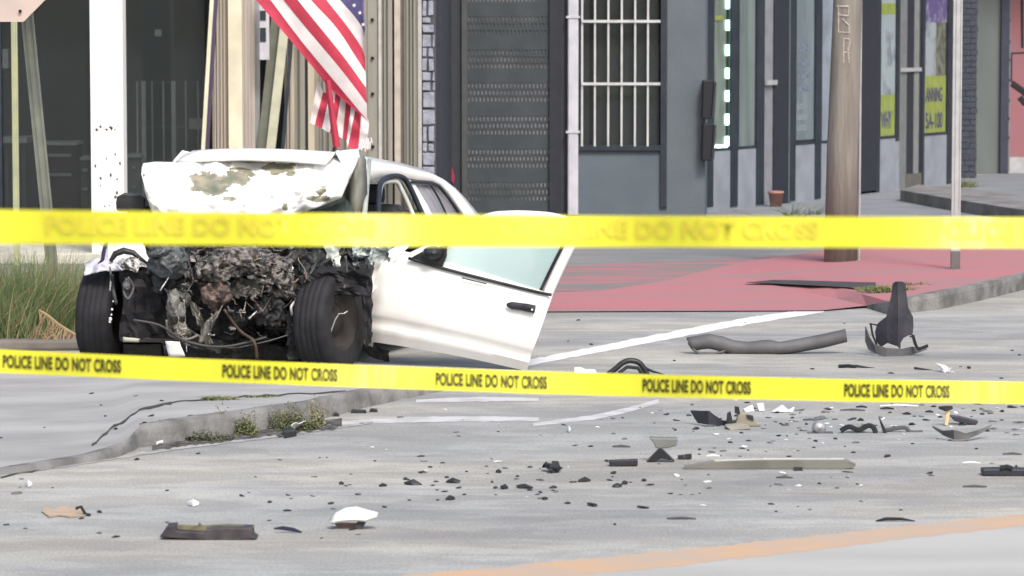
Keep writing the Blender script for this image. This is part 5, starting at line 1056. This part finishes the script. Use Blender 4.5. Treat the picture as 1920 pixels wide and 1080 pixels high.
for k, (x0, x1, y, m, lab) in enumerate(((1575, 1622, 769, M_GREYP, 'thin grey strip lying just below the tape right of centre'), (1650, 1722, 761, mat('white_strip', (.7, .7, .74), .6), 'long thin white strip directly below the tape'), (1605, 1626, 763, M_BLACKP, 'short black hooked strip below the last printed words'), (1650, 1676, 766, M_BLACKP, 'short black strip touching the long white strip'), (1735, 1750, 772, M_BLACKP, 'black nub left of the orange lamp piece'), (1505, 1532, 787, M_GREYP, 'short grey strip above the round silver part'), (1148, 1182, 837, M_GREYP, 'thin grey strip left of the black tripod piece'), (1880, 1916, 851, M_GREYP, 'thin bent grey strip near the right edge above the black slab'), (1805, 1838, 868, mat('white_strip', (.7, .7, .74), .6), 'short white strip left of the black slab at the right edge'), (1455, 1487, 895, M_GREYP, 'faint grey strip below the long grey trim'), (1805, 1850, 912, M_GREYP, 'dull grey strip below the black slab at right'), (1250, 1305, 972, M_GREYP, 'dull grey streak-like strip in the lower middle'), (1325, 1350, 855, mat('white_strip', (.7, .7, .74), .6), 'small white strip above the left end of the long trim'))):
    deb('thin_strip', lab, 'car part', m, lambda b: b.tube([P(x0, y, gd(y + 2)), P((x0 + x1) / 2, y - 1.2, gd(y + 2)), P(x1, y + .5, gd(y + 2))], [.004, .007, .004], 5))
tp_ = empty('tripod_shaped_part', 'black triangular piece carrying a grey upside-down cup on the road', 'car part'); d = gd(867)
b = MB(); b.prism([P(x, y, d) for x, y in ((1235, 843), (1243, 843), (1266, 865), (1250, 862), (1240, 860), (1228, 866), (1212, 867), (1222, 856))], (0, .05, 0)); b.build('black_foot', M_BLACKP, tp_, bevel=.004)
b = MB(); b.prism([P(x, y, d - .01) for x, y in ((1217, 821), (1271, 822), (1269, 836), (1250, 841), (1230, 841), (1225, 830))], (0, .07, 0)); b.build('grey_cup', mat('green_grey_cup', (.17, .18, .17), .5), tp_, bevel=.006)
deb('black_block', 'flat black block left of the triangular black piece', 'car part', mat('block_black', (.02, .02, .028), .5), flatpiece([(1142, 864), (1196, 862), (1196, 873), (1143, 875)], 875, .05), bevel=.004)
deb('black_block', 'small double black block right of the triangular black piece', 'car part', M_BLACKP, lambda b: (b.prism([P(x, y, gd(862)) for x, y in ((1271, 855), (1284, 854), (1284, 862), (1272, 862))], (0, .04, 0)), b.prism([P(x, y, gd(862)) for x, y in ((1285, 853), (1297, 852), (1297, 860), (1285, 861))], (0, .04, 0))))
lt_ = empty('long_grey_trim', 'long flat pale grey moulding lying across the road in the middle foreground', 'car part')
a_, b_2 = G(1283, 876), G(1600, 872)
b = MB(); rows = []
tw = [(1283, 876, .01), (1340, 866, .03), (1400, 864, .035), (1455, 863, .045), (1510, 863, .04), (1583, 863, .03), (1603, 872, .01)]
rows.append([P(x, y, gd(878)) for x, y, h_ in tw]); rows.append([P(x, y + (3 if 1300 < x < 1590 else 0), gd(878) - .04) for x, y, h_ in tw]); rows.append([P(x, (878 if x < 1590 else 874), gd(878) - .035) for x, y, h_ in tw])
b.grid(rows); b.build('moulding', mat('trim_olive_grey', (.17, .17, .15), .6, (.12, .12, .11), 5), lt_, solid=.01)
b = MB(); b.tube([P(x, y - 1, gd(878) - .02) for x, y, h_ in tw[1:-1]], .008, 6); b.build('pale_edge', mat('pale_grey_edge', (.42, .42, .40), .6), lt_)
deb('black_block', 'small black block just under the long grey moulding', 'car part', M_BLACKP, flatpiece([(1489, 877), (1505, 877), (1505, 883), (1489, 883)], 883, .03))
deb('black_lump', 'rough black lump alone on the road left of the flat black block', 'car part', M_BLACKP, lambda b: b.grid(crumple_rows(P(1022, 869, gd(884)), P(1046, 870, gd(884)), P(1049, 884, gd(884) - .05), P(1020, 883, gd(884) - .05), 7, 5, .06, 71, 24, .008)), solid=.02)
bs = empty('black_slab', 'long black slab with a bump cut by the right edge of the frame', 'car part'); d = gd(893)
b = MB(); b.prism([P(x, y, d) for x, y in ((1843, 880), (1880, 879), (1990, 882), (1990, 896), (1900, 893), (1843, 892))], (0, .09, 0)); b.build('bar', mat('slab_blue_black', (.022, .024, .034), .5), bs, bevel=.006)
b = MB(); b.tube([P(x, y, d) for x, y in ((1876, 878), (1888, 875), (1898, 879))], .012, 6); b.build('bump', M_BLACKP, bs)
deb('black_sliver', 'thin black curved sliver above the orange line at lower right', 'car part', M_BLACKP, lambda b: b.tube([P(x, y, gd(978)) for x, y in ((1642, 977), (1660, 973), (1690, 973), (1716, 977))], [.003, .008, .007, .002], 6, 1))
# near pieces
pl = empty('white_foam_piece', 'white domed foam piece with brown torn underside in the left foreground', 'debris'); d = gd(990)
b = MB(); rows = []
for v in range(6):
    t = v / 5; yy = [(622, 980 - 8 * 0), (640, 962), (660, 954), (680, 956), (708, 966)]
    rows.append([P(622 + (x - 622) * (1) , y + (985 - y) * t * (.75 if x < 690 else .2), d - .06 * t) for x, y in ((622, 978), (634, 964), (650, 956), (668, 954), (686, 960), (708, 966))])
b.grid(rows); b.build('foam_shell', mat('dirty_white_foam', (.70, .71, .69), .6, (.58, .60, .58), 12), pl, smooth=True, solid=.015)
b = MB(); b.prism([P(x, y, d + .0) for x, y in ((626, 982), (668, 983), (666, 991), (636, 990))], (0, .05, 0)); b.build('torn_underside', mat('brown_under', (.26, .17, .14), .8), pl)
b = MB(); b.prism([P(x, y, d - .04) for x, y in ((668, 982), (690, 972), (680, 991), (668, 992))], (0, .06, 0)); b.build('dark_prop', mat('dark_prop', (.06, .05, .055), .8), pl)
bg_ = empty('broken_battery_tray', 'dark jagged slab with yellowish broken top edge in the bottom left foreground', 'car part'); d = gd(1013)
b = MB(); b.prism([P(x, y, d) for x, y in ((299, 1007), (312, 988), (328, 986), (330, 996), (384, 999), (386, 993), (428, 990), (472, 991), (474, 1006), (482, 1010), (440, 1014), (380, 1013))], (0, .12, 0)); b.build('tray_body', mat('tray_dark', (.022, .02, .03), .6, (.06, .052, .055), 10), bg_, bevel=.004)
b = MB(); b.prism([P(x, y, d + .06) for x, y in ((325, 986), (370, 988), (372, 982), (378, 988), (428, 985), (476, 988), (472, 994), (330, 996))], (0, .05, 0)); b.build('broken_top', mat('yellowish_dirt', (.17, .16, .09), .8, (.07, .06, .05), 18), bg_)
deb('black_sliver', 'black curved sliver right of the jagged slab in the foreground', 'car part', mat('sliver_ink', (.02, .02, .045), .5), lambda b: b.tube([P(x, y, gd(999)) for x, y in ((513, 991), (530, 990), (550, 993), (566, 998))], [.003, .009, .009, .003], 6))
tn = empty('tan_scrap', 'tan flattened cardboard scrap near the lower left', 'litter'); d = gd(968)
b = MB(); b.prism([G(x, y, .009) for x, y in ((78, 958), (84, 951), (102, 953), (120, 948), (138, 951), (150, 949), (157, 958), (166, 964), (150, 966), (130, 968), (110, 965), (92, 968))], (0, 0, -.006)); b.build('scrap', mat('tan_card', (.42, .31, .22), .8, (.3, .25, .2), 14), tn)
b = MB(); b.tube([P(x, y, d) for x, y in ((142, 954), (152, 950), (160, 964), (170, 966))], .008, 5); b.build('dark_edge', M_BLACKP, tn)
for (x0, x1, y, lab) in ((46, 60, 905, 'small white bit on the road near the left edge'), (351, 373, 941, 'small flat white flake in the left foreground'), (281, 306, 826, 'white sliver at the left end of the broken curb'), (480, 500, 797, 'white litter between the curb weeds'), (1063, 1070, 803, 'tiny white crumb left of centre right')):
    deb('white_flake', lab, 'litter', mat('flake_white', (.78, .78, .8), .6), lambda b: b.prism([G(x0, y - 2, .02), G((x0 + x1) / 2, y - 5, .035), G(x1, y, .02), G((x0 + x1) / 2, y + 4, .015)], (0, 0, -.012)))
deb('gutter_litter', 'black and white litter at the right end of the curb weeds', 'litter', M_BLACKP, lambda b: b.prism([G(x, y, .03) for x, y in ((530, 803), (548, 800), (556, 808), (534, 812))], (0, 0, -.03)))
deb('gutter_litter', 'white crumpled litter beside the black litter in the gutter', 'litter', mat('flake_white', (.78, .78, .8), .6), lambda b: b.grid(crumple_rows(G(548, 806, .01), G(575, 798, .01), G(572, 790, .05), G(545, 797, .05), 7, 4, .02, 73, 20)), solid=.003)
for (x, y, w_, h_, lab) in ((672, 772, 26, 6, 'black flat piece in the gutter right of the curb end'), (700, 770, 12, 6, 'small black piece at the right of the flat gutter piece'), (630, 778, 8, 6, 'black crumb at the curb corner'), (945, 884, 0, 0, ''),):
    if w_: deb('black_block', lab, 'car part', M_BLACKP, flatpiece([(x - w_ / 2, y - h_ / 2), (x + w_ / 2, y - h_ / 2 + 1), (x + w_ / 2 + 2, y + h_ / 2), (x - w_ / 2 - 2, y + h_ / 2)], y + h_ / 2, .05))

# small chips: individual pieces
def chipmesh(seed):
    r = random.Random(seed); bm = bmesh.new(); bmesh.ops.create_icosphere(bm, subdivisions=1, radius=1)
    for v in bm.verts: v.co = Vector((v.co.x * r.uniform(.7, 1.4), v.co.y * r.uniform(.6, 1.1), max(-.25, v.co.z * r.uniform(.3, .8))))
    me = bpy.data.meshes.new('chip'); bm.to_mesh(me); bm.free(); return me
def chips(name, n, m, lab, group, gen, smin, smax, cat='fragment', flat=1.0):
    ms = [chipmesh(hash_ + 5) for hash_ in range(5)]
    for me in ms: me.materials.append(m)
    for k in range(n):
        px, py = gen(); s_ = rnd.uniform(smin, smax) * (1.6 if rnd.random() < .08 else 1); g = GS(px, py, 0)
        o = bpy.data.objects.new(name, ms[k % 5]); C.objects.link(o); o.location = g + Vector((0, 0, s_ * .2)); o.scale = (s_ * rnd.uniform(.8, 2.0), s_ * rnd.uniform(.7, 1.4), s_ * flat * rnd.uniform(.5, 1.1)); o.rotation_euler = (rnd.uniform(-.2, .2), rnd.uniform(-.2, .2), rnd.uniform(0, 6.28)); tag(o, lab, cat, group)
def g_right():
    while 1:
        px = rnd.triangular(560, 1930, 1500); py = rnd.gauss(845, 55)
        if 760 < py < 960: return px, py
def g_up(): return rnd.uniform(1010, 1920), rnd.uniform(600, 712)
def g_cl(): return rnd.uniform(760, 1230), rnd.gauss(905, 22)
def g_tp(): return rnd.uniform(1230, 1925), rnd.gauss(785, 18)
def g_left():
    return rnd.uniform(-20, 760), rnd.uniform(850, 1010)
chips('black_fragment', 60, M_BLACKP, 'tiny black plastic fragment scattered on the open road', 'black plastic fragments on the road', g_right, .006, .014)
chips('black_fragment', 38, M_BLACKP, 'tiny black plastic fragment scattered on the open road', 'black plastic fragments on the road', g_cl, .008, .017)
chips('black_fragment', 45, M_BLACKP, 'tiny black plastic fragment scattered on the open road', 'black plastic fragments on the road', g_tp, .008, .019)
chips('black_fragment', 22, M_BLACKP, 'tiny black plastic fragment scattered on the open road', 'black plastic fragments on the road', g_left, .008, .017)
chips('black_fragment', 16, M_BLACKP, 'tiny black plastic fragment scattered on the open road', 'black plastic fragments on the road', g_up, .008, .016)
MWF = mat('fragment_white', (.75, .75, .77), .5)
chips('white_fragment', 34, MWF, 'tiny white paint or plastic fragment on the road', 'white fragments on the road', g_right, .006, .014, flat=.7)
chips('white_fragment', 26, MWF, 'tiny white paint or plastic fragment on the road', 'white fragments on the road', g_tp, .007, .018, flat=.7)
MGF = mat('fragment_grey', (.12, .12, .125), .6)
chips('grey_fragment', 60, MGF, 'tiny dull grey fragment on the road', 'grey fragments on the road', g_right, .007, .018, flat=.6)
chips('grey_fragment', 35, MGF, 'tiny dull grey fragment on the road', 'grey fragments on the road', g_tp, .008, .022, flat=.6)
chips('grey_fragment', 20, MGF, 'tiny dull grey fragment on the road', 'grey fragments on the road', g_left, .007, .014, flat=.6)
chips('slab_crumb', 14, M_BLACKP, 'dark crumb lying on the pale corner slab', 'dark crumbs on the corner slab', lambda: (rnd.uniform(0, 420), rnd.uniform(725, 830)), .008, .016)
chips('gutter_pebble', 40, MGF, 'grey pebble lying along the foot of the corner curb', 'pebbles in the gutter', lambda: (lambda x: (x, 838 - (x - 290) * .115 - rnd.uniform(0, 8)))(rnd.uniform(300, 620)), .008, .018)
for (x, y, s_) in ((935, 886, .020), (947, 916, .026), (843, 937, .026), (848, 905, .030), (776, 909, .034), (1097, 903, .028), (1170, 908, .022), (1036, 876, .02), (640, 908, .016), (717, 912, .018)):
    o = bpy.data.objects.new('black_fragment', C.objects['black_fragment'].data); C.objects.link(o); o.location = G(x, y) + Vector((0, 0, .005)); o.scale = (s_ * 1.2, s_, s_ * 1.1); o.rotation_euler = (0, 0, x); tag(o, 'tiny black plastic fragment scattered on the open road', 'fragment', 'black plastic fragments on the road')
